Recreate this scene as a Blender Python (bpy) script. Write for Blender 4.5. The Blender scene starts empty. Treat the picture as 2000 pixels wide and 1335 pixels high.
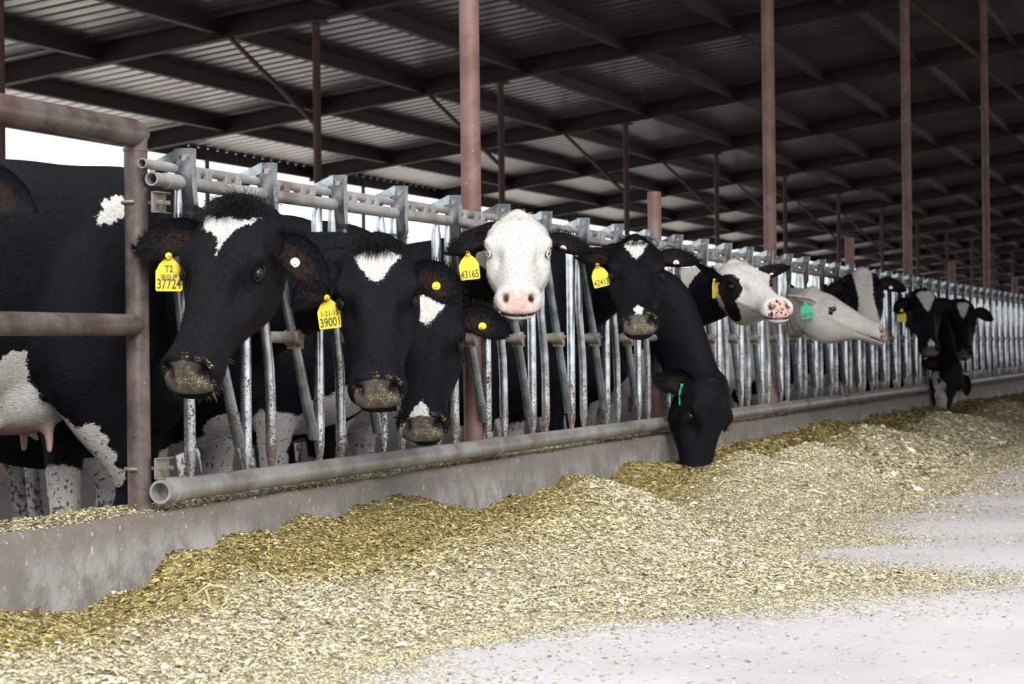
import bpy, bmesh, math, random
import numpy as np
from mathutils import Vector, Matrix, noise as mnoise
rng = np.random.default_rng(7)
random.seed(7)
SC = bpy.context.scene
# ------------------------------------------------------------------ camera
F_PX = 4722.0
TH = math.atan(1500.0 / F_PX)          # angle between view direction and the feed line
CAM_Z = 0.70
RAIL_D = 3.10                          # camera to the plane of the rails (y = 0)
view = Vector((math.cos(TH), math.sin(TH), 12.5 / F_PX)).normalized()
cam_d = bpy.data.cameras.new('camera')
cam = bpy.data.objects.new('camera', cam_d)
SC.collection.objects.link(cam)
cam_d.sensor_width = 36.0
cam_d.lens = F_PX / 2000.0 * 36.0
cam_d.clip_end = 1000
cam.location = (0, -RAIL_D, CAM_Z)
_r = view.cross(Vector((0, 0, 1))).normalized()
_u = _r.cross(view).normalized()
ROLL = 0.012
R_IMG = (_r * math.cos(ROLL) + _u * math.sin(ROLL)).normalized()
U_IMG = (_u * math.cos(ROLL) - _r * math.sin(ROLL)).normalized()
T_IMG = -view
R_IMG, U_IMG = (_r * math.cos(ROLL) - _u * math.sin(ROLL)), (_u * math.cos(ROLL) + _r * math.sin(ROLL))
cam.matrix_world = Matrix.Translation(cam.location) @ Matrix((R_IMG, U_IMG, T_IMG)).transposed().to_4x4()
cam_d.dof.use_dof = True
cam_d.dof.focus_distance = 7.9
cam_d.dof.aperture_fstop = 9.0
SC.camera = cam
def W(px, py, y):
    """world point on the plane y=const seen at photo pixel (px, py)"""
    d = view + R_IMG * ((px - 1000) / F_PX) + U_IMG * ((667.5 - py) / F_PX)
    t = (y + RAIL_D) / d.y
    return Vector(cam.location) + d * t
def P(p):
    v = Vector(p) - Vector(cam.location)
    z = v.dot(view)
    return 1000 + F_PX * v.dot(R_IMG) / z, 667.5 - F_PX * v.dot(U_IMG) / z
# ------------------------------------------------------------------ world, sun, exposure
wd = bpy.data.worlds.new('world'); SC.world = wd; wd.use_nodes = True
_bg = wd.node_tree.nodes['Background']
_bg.inputs[0].default_value = (0.93, 0.965, 1.0, 1)
_bg.inputs[1].default_value = 1.8
sd = bpy.data.lights.new('sun', 'SUN'); sd.energy = 2.9; sd.angle = math.radians(30); sd.color = (1.0, 0.985, 0.95)
so = bpy.data.objects.new('sun', sd); SC.collection.objects.link(so)
so.rotation_euler = Vector((0.74, 0.40, -0.58)).to_track_quat('-Z', 'Y').to_euler()
SC.view_settings.view_transform = 'Standard'; SC.view_settings.look = 'None'
SC.view_settings.gamma = 1; SC.view_settings.use_curve_mapping = False
SC.view_settings.exposure = 0.18
# ------------------------------------------------------------------ helpers
def link(o, parent=None):
    SC.collection.objects.link(o)
    if parent is not None: o.parent = parent
    return o
def tag(o, label=None, cat=None, group=None, kind=None):
    if label: o['label'] = label
    if cat: o['category'] = cat
    if group: o['group'] = group
    if kind: o['kind'] = kind
    return o
def empty(name, loc=(0, 0, 0)):
    o = bpy.data.objects.new(name, None); o.location = loc; o.empty_display_size = .1
    return link(o)
class MB:
    """collects verts/faces"""
    def __init__(s): s.v = []; s.f = []; s.m = []
    def add(s, v, f, mi=0):
        n = len(s.v); s.v += [tuple(p) for p in v]; s.f += [tuple(i + n for i in q) for q in f]; s.m += [mi] * len(f)
        return s
    def tube(s, pts, r, n=12, hollow=False, mi=0, caps=True):
        pts = [Vector(p) for p in pts]; R = r if isinstance(r, (list, tuple)) else [r] * len(pts)
        t0 = (pts[1] - pts[0]).normalized()
        a = t0.cross(Vector((0.13, 0.31, 1))); 
        if a.length < 1e-3: a = t0.cross(Vector((1, 0, 0)))
        a.normalize(); V = []; Fc = []
        for i, p in enumerate(pts):
            if i == 0: t = t0
            elif i == len(pts) - 1: t = (pts[i] - pts[i - 1]).normalized()
            else: t = ((pts[i + 1] - p).normalized() + (p - pts[i - 1]).normalized()).normalized()
            a = (a - t * a.dot(t)).normalized(); b = t.cross(a)
            for k in range(n):
                w = 2 * math.pi * k / n
                V.append(p + (a * math.cos(w) + b * math.sin(w)) * R[i])
        m = len(pts)
        for i in range(m - 1):
            for k in range(n):
                k2 = (k + 1) % n
                Fc.append((i * n + k, i * n + k2, (i + 1) * n + k2, (i + 1) * n + k))
        if hollow:                       # open pipe ends with a wall thickness
            for (i, d) in ((0, 1), (m - 1, -1)):
                base = len(V); c = pts[i]; t = (pts[1] - pts[0]).normalized() if i == 0 else (pts[-1] - pts[-2]).normalized()
                for rr, dd in ((.78, 0), (.78, .12)):
                    for k in range(n):
                        V.append(c + (V[i * n + k] - c) * rr + t * d * dd)
                for k in range(n):
                    k2 = (k + 1) % n
                    q = [(i * n + k, base + k, base + k2, i * n + k2), (base + k, base + n + k, base + n + k2, base + k2)]
                    if i: q = [tuple(reversed(x)) for x in q]
                    Fc += q
                Fc.append(tuple(base + n + k for k in range(n)))
        elif caps:
            Fc.append(tuple(reversed(range(n)))); Fc.append(tuple((m - 1) * n + k for k in range(n)))
        return s.add(V, Fc, mi)
    def box(s, c, h, rot=None, mi=0, taper=None):
        c = Vector(c); V = []
        for z in (-1, 1):
            for y in (-1, 1):
                for x in (-1, 1):
                    p = Vector((x * h[0], y * h[1], z * h[2]))
                    if taper and z < 0: p.x *= taper; p.y *= taper
                    if rot: p = rot @ p
                    V.append(c + p)
        return s.add(V, [(0, 2, 3, 1), (4, 5, 7, 6), (0, 1, 5, 4), (2, 6, 7, 3), (0, 4, 6, 2), (1, 3, 7, 5)], mi)
    def mesh(s, name, mats, smooth=True, bevel=0):
        me = bpy.data.meshes.new(name); me.from_pydata(s.v, [], s.f); me.update()
        for m in (mats if isinstance(mats, (list, tuple)) else [mats]): me.materials.append(m)
        if any(s.m): me.polygons.foreach_set('material_index', s.m)
        if bevel:
            bm = bmesh.new(); bm.from_mesh(me)
            bmesh.ops.bevel(bm, geom=[e for e in bm.edges if e.calc_face_angle(0) > .6], offset=bevel, segments=2, affect='EDGES', profile=.5)
            bm.to_mesh(me); bm.free()
        if smooth:
            me.polygons.foreach_set('use_smooth', [True] * len(me.polygons))
            me.set_sharp_from_angle(angle=math.radians(40))
        return me
    def build(s, name, mats, parent=None, **k):
        o = bpy.data.objects.new(name, s.mesh(name, mats, **k)); return link(o, parent)
def np_mesh(name, V, Fq, mats, smooth=True):
    """fast mesh from numpy arrays; Fq (n,4) or (n,3)"""
    me = bpy.data.meshes.new(name); k = Fq.shape[1]
    me.vertices.add(len(V)); me.vertices.foreach_set('co', np.ascontiguousarray(V, dtype=np.float32).ravel())
    me.loops.add(Fq.size); me.loops.foreach_set('vertex_index', np.ascontiguousarray(Fq, dtype=np.int32).ravel())
    me.polygons.add(len(Fq)); me.polygons.foreach_set('loop_start', np.arange(0, Fq.size, k, dtype=np.int32))
    me.polygons.foreach_set('use_smooth', np.full(len(Fq), smooth))
    me.update(calc_edges=True)
    for m in (mats if isinstance(mats, (list, tuple)) else [mats]): me.materials.append(m)
    return me
# ------------------------------------------------------------------ node materials
class NT:
    def __init__(s, name):
        s.m = bpy.data.materials.new(name); s.m.use_nodes = True; s.t = s.m.node_tree; s.n = s.t.nodes; s.b = s.n['Principled BSDF']
    def lk(s, a, b): s.t.links.new(a, b)
    def new(s, typ, **k):
        n = s.n.new(typ)
        for a, v in k.items(): setattr(n, a, v)
        return n
    def val(s, sock, v):
        if hasattr(v, 'links') or isinstance(v, bpy.types.NodeSocket): s.lk(v, sock)
        else: sock.default_value = v
    def coord(s, scale=(1, 1, 1), kind='Object'):
        tc = s.new('ShaderNodeTexCoord'); mp = s.new('ShaderNodeMapping'); mp.inputs['Scale'].default_value = scale
        s.lk(tc.outputs[kind], mp.inputs[0]); return mp.outputs[0]
    def geo(s, what='Position'): return s.new('ShaderNodeNewGeometry').outputs[what]
    def noise(s, vec, scale, detail=4, rough=.55, dist=0):
        n = s.new('ShaderNodeTexNoise'); n.inputs['Scale'].default_value = scale; n.inputs['Detail'].default_value = detail
        n.inputs['Roughness'].default_value = rough; n.inputs['Distortion'].default_value = dist
        if vec is not None: s.lk(vec, n.inputs['Vector'])
        return n.outputs['Fac']
    def math(s, op, a, b=0.0, c=0.0, clamp=False):
        n = s.new('ShaderNodeMath', operation=op, use_clamp=clamp)
        s.val(n.inputs[0], a); s.val(n.inputs[1], b); s.val(n.inputs[2], c); return n.outputs[0]
    def rng(s, v, a, b, c=0.0, d=1.0, smooth=True):
        n = s.new('ShaderNodeMapRange', interpolation_type='SMOOTHSTEP' if smooth else 'LINEAR')
        s.val(n.inputs[0], v); s.val(n.inputs[1], a); s.val(n.inputs[2], b); s.val(n.inputs[3], c); s.val(n.inputs[4], d); return n.outputs[0]
    def mix(s, f, a, b, mode='MIX'):
        n = s.new('ShaderNodeMix', data_type='RGBA', blend_type=mode); s.val(n.inputs[0], f)
        for sk, v in ((n.inputs[6], a), (n.inputs[7], b)):
            s.val(sk, (*v, 1) if isinstance(v, tuple) and len(v) == 3 else v)
        return n.outputs[2]
    def ramp(s, f, stops):
        n = s.new('ShaderNodeValToRGB'); e = n.color_ramp.elements
        while len(e) < len(stops): e.new(.5)
        for i, (p, c) in enumerate(stops): e[i].position = p; e[i].color = (*c, 1)
        s.lk(f, n.inputs[0]); return n.outputs[0]
    def attr(s, name):
        n = s.new('ShaderNodeAttribute', attribute_name=name); return n.outputs['Fac']
    def sep(s, v):
        n = s.new('ShaderNodeSeparateXYZ'); s.lk(v, n.inputs[0]); return n.outputs
    def bump(s, h, strength=.3, dist=.01, prev=None):
        n = s.new('ShaderNodeBump'); n.inputs['Strength'].default_value = strength; n.inputs['Distance'].default_value = dist
        s.lk(h, n.inputs['Height'])
        if prev is not None: s.lk(prev, n.inputs['Normal'])
        return n.outputs[0]
    def out(s, col=None, rough=None, metal=None, normal=None, **k):
        for nm, v in (('Base Color', col), ('Roughness', rough), ('Metallic', metal), ('Normal', normal)):
            if v is None: continue
            s.val(s.b.inputs[nm], (*v, 1) if isinstance(v, tuple) and len(v) == 3 else v)
        for nm, v in k.items(): s.val(s.b.inputs[nm.replace('_', ' ')], v)
        return s.m
def m_galv(name, dirt=1.0, base=(.50, .53, .56)):
    t = NT(name); p = t.geo('Position'); z = t.sep(p)[2]
    n1 = t.noise(p, 18, 3); n2 = t.noise(p, 130, 3, .7); n3 = t.noise(p, 7, 4)
    col = t.mix(t.rng(n1, .35, .65), tuple(c * .75 for c in base), tuple(min(1, c * 1.25) for c in base))
    low = t.rng(z, 1.05, .30, 0.0, 1.0, smooth=False)
    thr = t.math('SUBTRACT', .80, t.math('MULTIPLY', low, .24 * dirt))
    sp = t.rng(t.math('ADD', t.math('MULTIPLY', n2, .75), t.math('MULTIPLY', n3, .45)), thr, t.math('ADD', thr, .05))
    col = t.mix(sp, col, (.105, .068, .045))
    ru = t.math('ADD', t.math('MULTIPLY', n1, .25), t.math('ADD', .17, t.math('MULTIPLY', sp, .45)))
    return t.out(col, ru, t.math('MULTIPLY', t.math('SUBTRACT', 1, sp), .9), t.bump(n2, .12, .003))
def m_rust(name, a, b, c, rough=.55, sc=9):
    t = NT(name); p = t.geo('Position')
    n1 = t.noise(p, sc, 5, .65); n2 = t.noise(p, 60, 4, .7); n3 = t.noise(p, 3, 2)
    col = t.mix(t.rng(n1, .36, .62), a, b); col = t.mix(t.rng(n3, .52, .72, 0, .8), col, c)
    col = t.mix(t.rng(n2, .66, .70, 0, .8), col, (.42, .38, .33))
    return t.out(col, t.math('ADD', rough - .12, t.math('MULTIPLY', n2, .3)), .15, t.bump(t.math('ADD', n1, n2), .25, .004))
M = {}
M['galv'] = m_galv('galvanised_steel')
M['galv_blue'] = m_galv('galvanised_pivot_bar', .8, (.36, .43, .50))
M['galv_latch'] = m_galv('galvanised_latch', .2, (.36, .39, .42))
M['galv_rail'] = m_rust('weathered_rail', (.22, .205, .19), (.33, .32, .31), (.15, .10, .075), .42, 7)
M['rust_pipe'] = m_rust('brown_pipe', (.070, .050, .044), (.145, .112, .102), (.12, .058, .045), .36, 7)
M['red_column'] = m_rust('red_oxide_column', (.12, .058, .045), (.18, .10, .085), (.16, .125, .115), .5, 6)
M['roof_steel'] = m_rust('dark_oxide_steel', (.020, .010, .011), (.030, .017, .017), (.024, .012, .012), .6, 3)
M['slim_column'] = m_rust('oxide_column_dark', (.075, .032, .026), (.10, .05, .042), (.06, .028, .024), .6, 3)
M['cross'] = m_rust('dull_cross_pipe', (.15, .135, .125), (.24, .22, .21), (.14, .10, .08), .5, 20)
M['lock_cap'] = m_rust('bolt_plate', (.20, .17, .14), (.28, .25, .21), (.16, .10, .08), .4, 30)
# ------------------------------------------------------------------ setting: ground, curb, roof
POST_D = 0.05            # y of the posts (just behind the rails)
S0, PAN = 6.34, 3.048
def mat_lane():
    t = NT('lane_concrete'); p = t.geo('Position')
    n1 = t.noise(p, 1.2, 5, .6); n2 = t.noise(p, 26, 4, .7); n3 = t.noise(p, 110, 3, .6)
    col = t.mix(t.rng(n1, .3, .7), (.37, .34, .34), (.46, .43, .43))
    col = t.mix(t.rng(n2, .60, .72, 0, .45), col, (.60, .56, .50))
    col = t.mix(t.rng(n3, .66, .72, 0, .5), col, (.20, .17, .14))
    return t.out(col, .9, 0.0, t.bump(n3, .35, .004))
def mat_curb():
    t = NT('curb_concrete'); p = t.geo('Position'); z = t.sep(p)[2]
    cs = t.new('ShaderNodeMapping'); cs.inputs['Scale'].default_value = (2.2, 2.2, 1.5); t.lk(p, cs.inputs[0])
    n1 = t.noise(p, 2.0, 6, .65); n2 = t.noise(p, 38, 4, .7); n3 = t.noise(cs.outputs[0], 7, 5, .7, .6)
    n4 = t.noise(p, 11, 6, .75); col = t.mix(t.rng(n1, .34, .64), (.185, .168, .155), (.37, .358, .35)); col = t.mix(t.rng(n4, .44, .62, 0, .7), col, (.17, .145, .135))
    up = t.math('ADD', t.rng(z, .12, .23, 0, 1), t.rng(z, .225, .24, 0, .35))
    col = t.mix(t.math('MULTIPLY', up, t.math('ADD', t.math('MULTIPLY', t.rng(n1, .34, .60), .6), .3)), col, (.15, .12, .10))
    col = t.mix(t.rng(n3, .62, .70, 0, .55), col, (.16, .12, .10))
    col = t.mix(t.rng(n2, .63, .68, 0, .6), col, (.60, .58, .56))
    return t.out(col, .88, 0.0, t.bump(t.math('ADD', n2, t.math('MULTIPLY', n3, 1.5)), .5, .006))
def mat_dirt(name, a, b):
    t = NT(name); p = t.geo('Position'); n1 = t.noise(p, 2.2, 6, .7)
    return t.out(t.mix(t.rng(n1, .35, .65), a, b), .95, 0.0, t.bump(n1, .5, .03))
def sheet(name, x0, x1, y0, y1, z, mat, nx=2, ny=2):
    b = MB(); X = np.linspace(x0, x1, nx); Y = np.linspace(y0, y1, ny)
    V = [(x, y, z) for y in Y for x in X]
    Fc = [(j * nx + i, j * nx + i + 1, (j + 1) * nx + i + 1, (j + 1) * nx + i) for j in range(ny - 1) for i in range(nx - 1)]
    return b.add(V, Fc).build(name, mat, smooth=False)
M['lane'] = mat_lane(); M['curb'] = mat_curb()
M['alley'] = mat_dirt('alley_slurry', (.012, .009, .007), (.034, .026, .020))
M['field'] = mat_dirt('pale_dirt', (.55, .51, .46), (.68, .64, .58))
CURB_F, CURB_B, CURB_T = -0.07, 0.17, 0.245
tag(sheet('floor', -30, 140, -9, CURB_F - .002 + .05, 0.0, M['lane']), kind='structure')
tag(sheet('ground', -30, 140, CURB_B - .05, 11.6, -0.27, M['alley']), kind='structure')
b = MB(); b.add([(-300, 11.6, -.26), (400, 11.6, -.26), (400, 300, -.26), (-300, 300, -.26)], [(0, 1, 2, 3)])
b.add([(-300, -300, -.02), (400, -300, -.02), (400, -9, -.02), (-300, -9, -.02)], [(0, 1, 2, 3)])
b.add([(-300, -9, -.02), (-30, -9, -.02), (-30, 11.6, -.02), (-300, 11.6, -.02)], [(0, 1, 2, 3)])
tag(b.build('terrain', M['field'], smooth=False), kind='structure')
# curb: rounded top edge, slightly wavy face
def build_curb():
    xs = np.concatenate([np.arange(1.5, 34, .05), np.arange(34, 120, .8)])
    prof = [(CURB_F - .012, -.25), (CURB_F - .008, .10), (CURB_F, CURB_T - .02), (CURB_F + .008, CURB_T - .006), (CURB_F + .022, CURB_T),
            (.05, CURB_T - .004), (CURB_B - .02, CURB_T - .01), (CURB_B, CURB_T - .03), (CURB_B + .01, -.25)]
    V = []; n = len(prof)
    for x in xs:
        for (y, z) in prof:
            w = mnoise.noise(Vector((x * 2.1, y * 4, z * 5))) * .007 + mnoise.noise(Vector((x * 9, y * 9, z * 9))) * .004
            V.append((x, y + w, z + (w * .9 if z > .1 else 0)))
    V = np.array(V); m = len(xs)
    i, k = np.meshgrid(np.arange(m - 1), np.arange(n - 1), indexing='ij')
    a = (i * n + k).ravel(); Fq = np.stack([a, a + n, a + n + 1, a + 1], 1)
    o = link(bpy.data.objects.new('feed_curb', np_mesh('feed_curb', V, Fq, M['curb'])))
    tag(o, kind='structure', cat='curb', label='long low concrete feed curb under the stanchion fence')
build_curb()
# roof
IN_D = 9.29 - RAIL_D                   # y of the inner column row
def roof_dh(y): return CAM_Z + 3.35 + .14 * (IN_D - y)      # underside of the rafters
ROOF_X0, ROOF_X1 = 9.0, 150.0
EAVE_Y, RIDGE_Y = 11.3, -3.2
def build_roof():
    t = NT('roof_sheet'); p = t.geo('Position')
    n1 = t.noise(p, .8, 3); n2 = t.noise(t.coord((1, .12, 1)), 9, 3)
    col = t.mix(t.rng(n1, .35, .65), (.42, .375, .36), (.58, .53, .51))
    col = t.mix(t.rng(n2, .55, .75, 0, .5), col, (.20, .17, .155))
    M['roof'] = t.out(col, t.math('ADD', .22, t.math('MULTIPLY', n1, .22)), .88)
    pitch = .32; xs = []; zs = []
    x = ROOF_X0
    prof = [(0, 0), (.09, 0), (.125, .045), (.165, .045), (.20, 0), (.255, 0), (.26, .008), (.265, 0)]
    k = 0
    while x + pitch * k < ROOF_X1:
        for (a, z) in prof: xs.append(x + pitch * k + a); zs.append(z)
        k += 1
    xs = np.array(xs); zs = np.array(zs); m = len(xs)
    for nm, ya, yb in (('ceiling', EAVE_Y, RIDGE_Y), ('ceiling.001', RIDGE_Y * 2 - EAVE_Y, RIDGE_Y)):
        rows = []
        for y in np.linspace(ya, yb, 6):
            yy = y if y > RIDGE_Y else 2 * RIDGE_Y - y
            rows.append(np.stack([xs, np.full(m, y), zs + roof_dh(yy) + .22], 1))
        V = np.concatenate(rows)
        i, j = np.meshgrid(np.arange(5), np.arange(m - 1), indexing='ij'); a = (i * m + j).ravel()
        me = np_mesh('ceiling', V, np.stack([a, a + 1, a + m + 1, a + m], 1), M['roof'], smooth=False)
        tag(link(bpy.data.objects.new(nm, me)), kind='structure')
    D0 = [14.4, 13.1, 11.76, 10.37, 9.01, 7.65, 6.3, 4.93, 3.57, 2.2, .84, -.5 + .6]
    for d in D0:                                   # purlins run along the barn
        y = d - RAIL_D
        if y < RIDGE_Y: continue
        z = roof_dh(y); b = MB()
        b.box(((ROOF_X0 + ROOF_X1) / 2, y, z + .14), ((ROOF_X1 - ROOF_X0) / 2, .012, .085))
        b.box(((ROOF_X0 + ROOF_X1) / 2, y - .035, z + .06), ((ROOF_X1 - ROOF_X0) / 2, .035, .006))
        b.box(((ROOF_X0 + ROOF_X1) / 2, y + .035, z + .219), ((ROOF_X1 - ROOF_X0) / 2, .035, .006))
        tag(b.build('roof_purlin', M['roof_steel'], smooth=False), kind='structure')
    k = -2
    while True:
        s = 22.8 + 6.096 * k
        if s > 146: break
        for (ya, yb) in ((EAVE_Y, RIDGE_Y), (2 * RIDGE_Y - EAVE_Y, RIDGE_Y)):
            b = MB()
            for (dy, h, w) in ((0.006, .006, .075), (.11, .10, .006), (.214, .006, .075)):   # I section
                V = []
                for y in (ya, yb):
                    z = roof_dh(y if y > RIDGE_Y else 2 * RIDGE_Y - y) + dy
                    for sx, sz in ((-1, -1), (1, -1), (1, 1), (-1, 1)): V.append((s + sx * w, y, z + sz * h))
                b.add(V, [(0, 1, 5, 4), (1, 2, 6, 5), (2, 3, 7, 6), (3, 0, 4, 7), (3, 2, 1, 0), (4, 5, 6, 7)])
            tag(b.build('roof_beam', M['roof_steel'], smooth=False), kind='structure')
        k += 1
build_roof()
# inner slender columns with knee braces
def inner_columns():
    ordn = ['first', 'second', 'third', 'fourth', 'fifth', 'sixth', 'seventh', 'eighth', 'ninth', 'tenth', 'eleventh', 'twelfth', 'thirteenth']
    for j, k in enumerate(range(-1, 12)):
        s = 22.8 + 6.096 * k - (.3 if k == -1 else 0)
        root = empty('slender_column', (s, IN_D, -.27))
        top = roof_dh(IN_D) + .27
        MB().tube([(0, 0, 0), (0, 0, top)], .042, 12).build('shaft', M['slim_column'], root)
        MB().tube([(0, 0, top - 1.07), (0, .95, top - .13)], .026, 8).build('knee_brace', M['slim_column'], root)
        MB().box((0, 0, top - .015), (.1, .1, .012)).build('cap_plate', M['slim_column'], root)
        tag(root, f'slim dark red roof column inside the barn behind the cows, {ordn[j]} from the left', 'column', 'slim columns inside the barn')
    for j, k in enumerate(range(-3, 8)):
        s = 31.0 + 6.05 * k
        o = MB().tube([(0, 0, 0), (0, 0, roof_dh(EAVE_Y) + .42)], .035, 8).build('eave_column', M['slim_column'])
        o.location = (s, EAVE_Y - .1, -.27)
        tag(o, f'thin dark post of the far open side under the eave, {ordn[j]} from the left', 'column', 'thin posts on the far open side')
inner_columns()
# ------------------------------------------------------------------ feed line posts
def post_base(x, top, r, name, label, roofcol):
    root = empty(name, (x, POST_D, CURB_T))
    b = MB().tube([(0, 0, -.1), (0, 0, top - CURB_T)], r, 20)
    b.build('pipe', M['red_column'], root)
    if roofcol:
        h = top - CURB_T
        MB().tube([(0, .02, h - 1.0), (0, .85, h - .28)], .03, 10).build('knee_brace', M['slim_column'], root)
        MB().box((0, 0, h - .01), (.1, .1, .01)).build('cap_plate', M['red_column'], root)
    u = MB().tube([(-.0, .06, .055), (.05, 0.02, .055), (.055, -.05, .055)], .006, 6)
    tag(root, label, 'post', 'posts of the feed line')
    return root
tall = ['tall red-brown round column beside the white-faced cow', 'tall red-brown round column behind the black and white side-facing cow',
        'tall red-brown column above the distant cow with a yellow tag', 'farthest wide red-brown column, near the right edge', 'tall red-brown column past the right edge']
for k in range(5):
    x = S0 + PAN * (2 * k + 1)
    post_base(x, roof_dh(POST_D), .041, 'roof_column', tall[k], True)
short = ['short red-brown post top sticking up right of the black cow facing camera', 'short post top directly behind the poll of the white and black face',
         'small distant post top between the two farthest tall columns', 'tiny farthest post top right of the last tall column']
for k in range(4):
    post_base(S0 + PAN * (2 * k + 2), 1.52, .036, 'fence_post', short[k], False)
# ------------------------------------------------------------------ near pipe frame at the left
def pipe_frame():
    root = empty('pipe_fence', (S0, POST_D, CURB_T)); Z = -CURB_T
    zt = 1.335 + Z
    b = MB(); b.tube([(0, 0, -.1), (0, 0, zt - .01), (0, 0, zt + .0)], .034, 28)
    b.build('post', M['rust_pipe'], root)
    MB().tube([(0.034, 0, zt - .001), (-.03, 0, zt), (-5, 0, zt)], [.030, .041, .041], 28).build('top_rail', M['rust_pipe'], root)
    MB().tube([(-.0, 0, .78 + Z), (-5, 0, .78 + Z)], .032, 24).build('middle_rail', M['rust_pipe'], root)
    MB().tube([(0, 0, zt - .052), (0, 0, zt - .044)], .0365, 24).build('weld_bead', M['red_column'], root)
    o = MB().tube([(-2.9, 0, -.1), (-2.9, 0, zt - .01)], .034, 20).build('post', M['rust_pipe'], root)
    tag(root, 'rusty brown welded pipe frame with two rails and post at the left edge', 'fence')
    # clamps holding the stanchion panel to the post
    for (z, nm, lb) in ((1.135, 'post_clamp', 'small rusty bolted clamp near the top of the left post'), (.365, 'post_clamp', 'small rusty bolted clamp low on the left post above the open pipe end')):
        r = empty(nm, (S0 + .0, POST_D, z))
        b = MB(); pts = []
        for a in np.linspace(-.3 * math.pi, 1.1 * math.pi, 12): pts.append((math.cos(a) * .040, math.sin(a) * .040, 0))
        b.tube(pts, .0055, 8); b.build('u_bolt', M['lock_cap'], r)
        b = MB(); b.box((.04, -.052, 0), (.045, .003, .030)); b.box((.04, -.060, .029), (.045, .010, .002)); b.box((.04, -.060, -.029), (.045, .010, .002))
        b.build('plate', M['lock_cap'], r, bevel=.001)
        for sx in (.02, .065): MB().tube([(sx, -.05, 0), (sx, -.075, 0)], .007, 6).build('bolt', M['lock_cap'], r)
        tag(r, lb, 'clamp')
pipe_frame()
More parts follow.
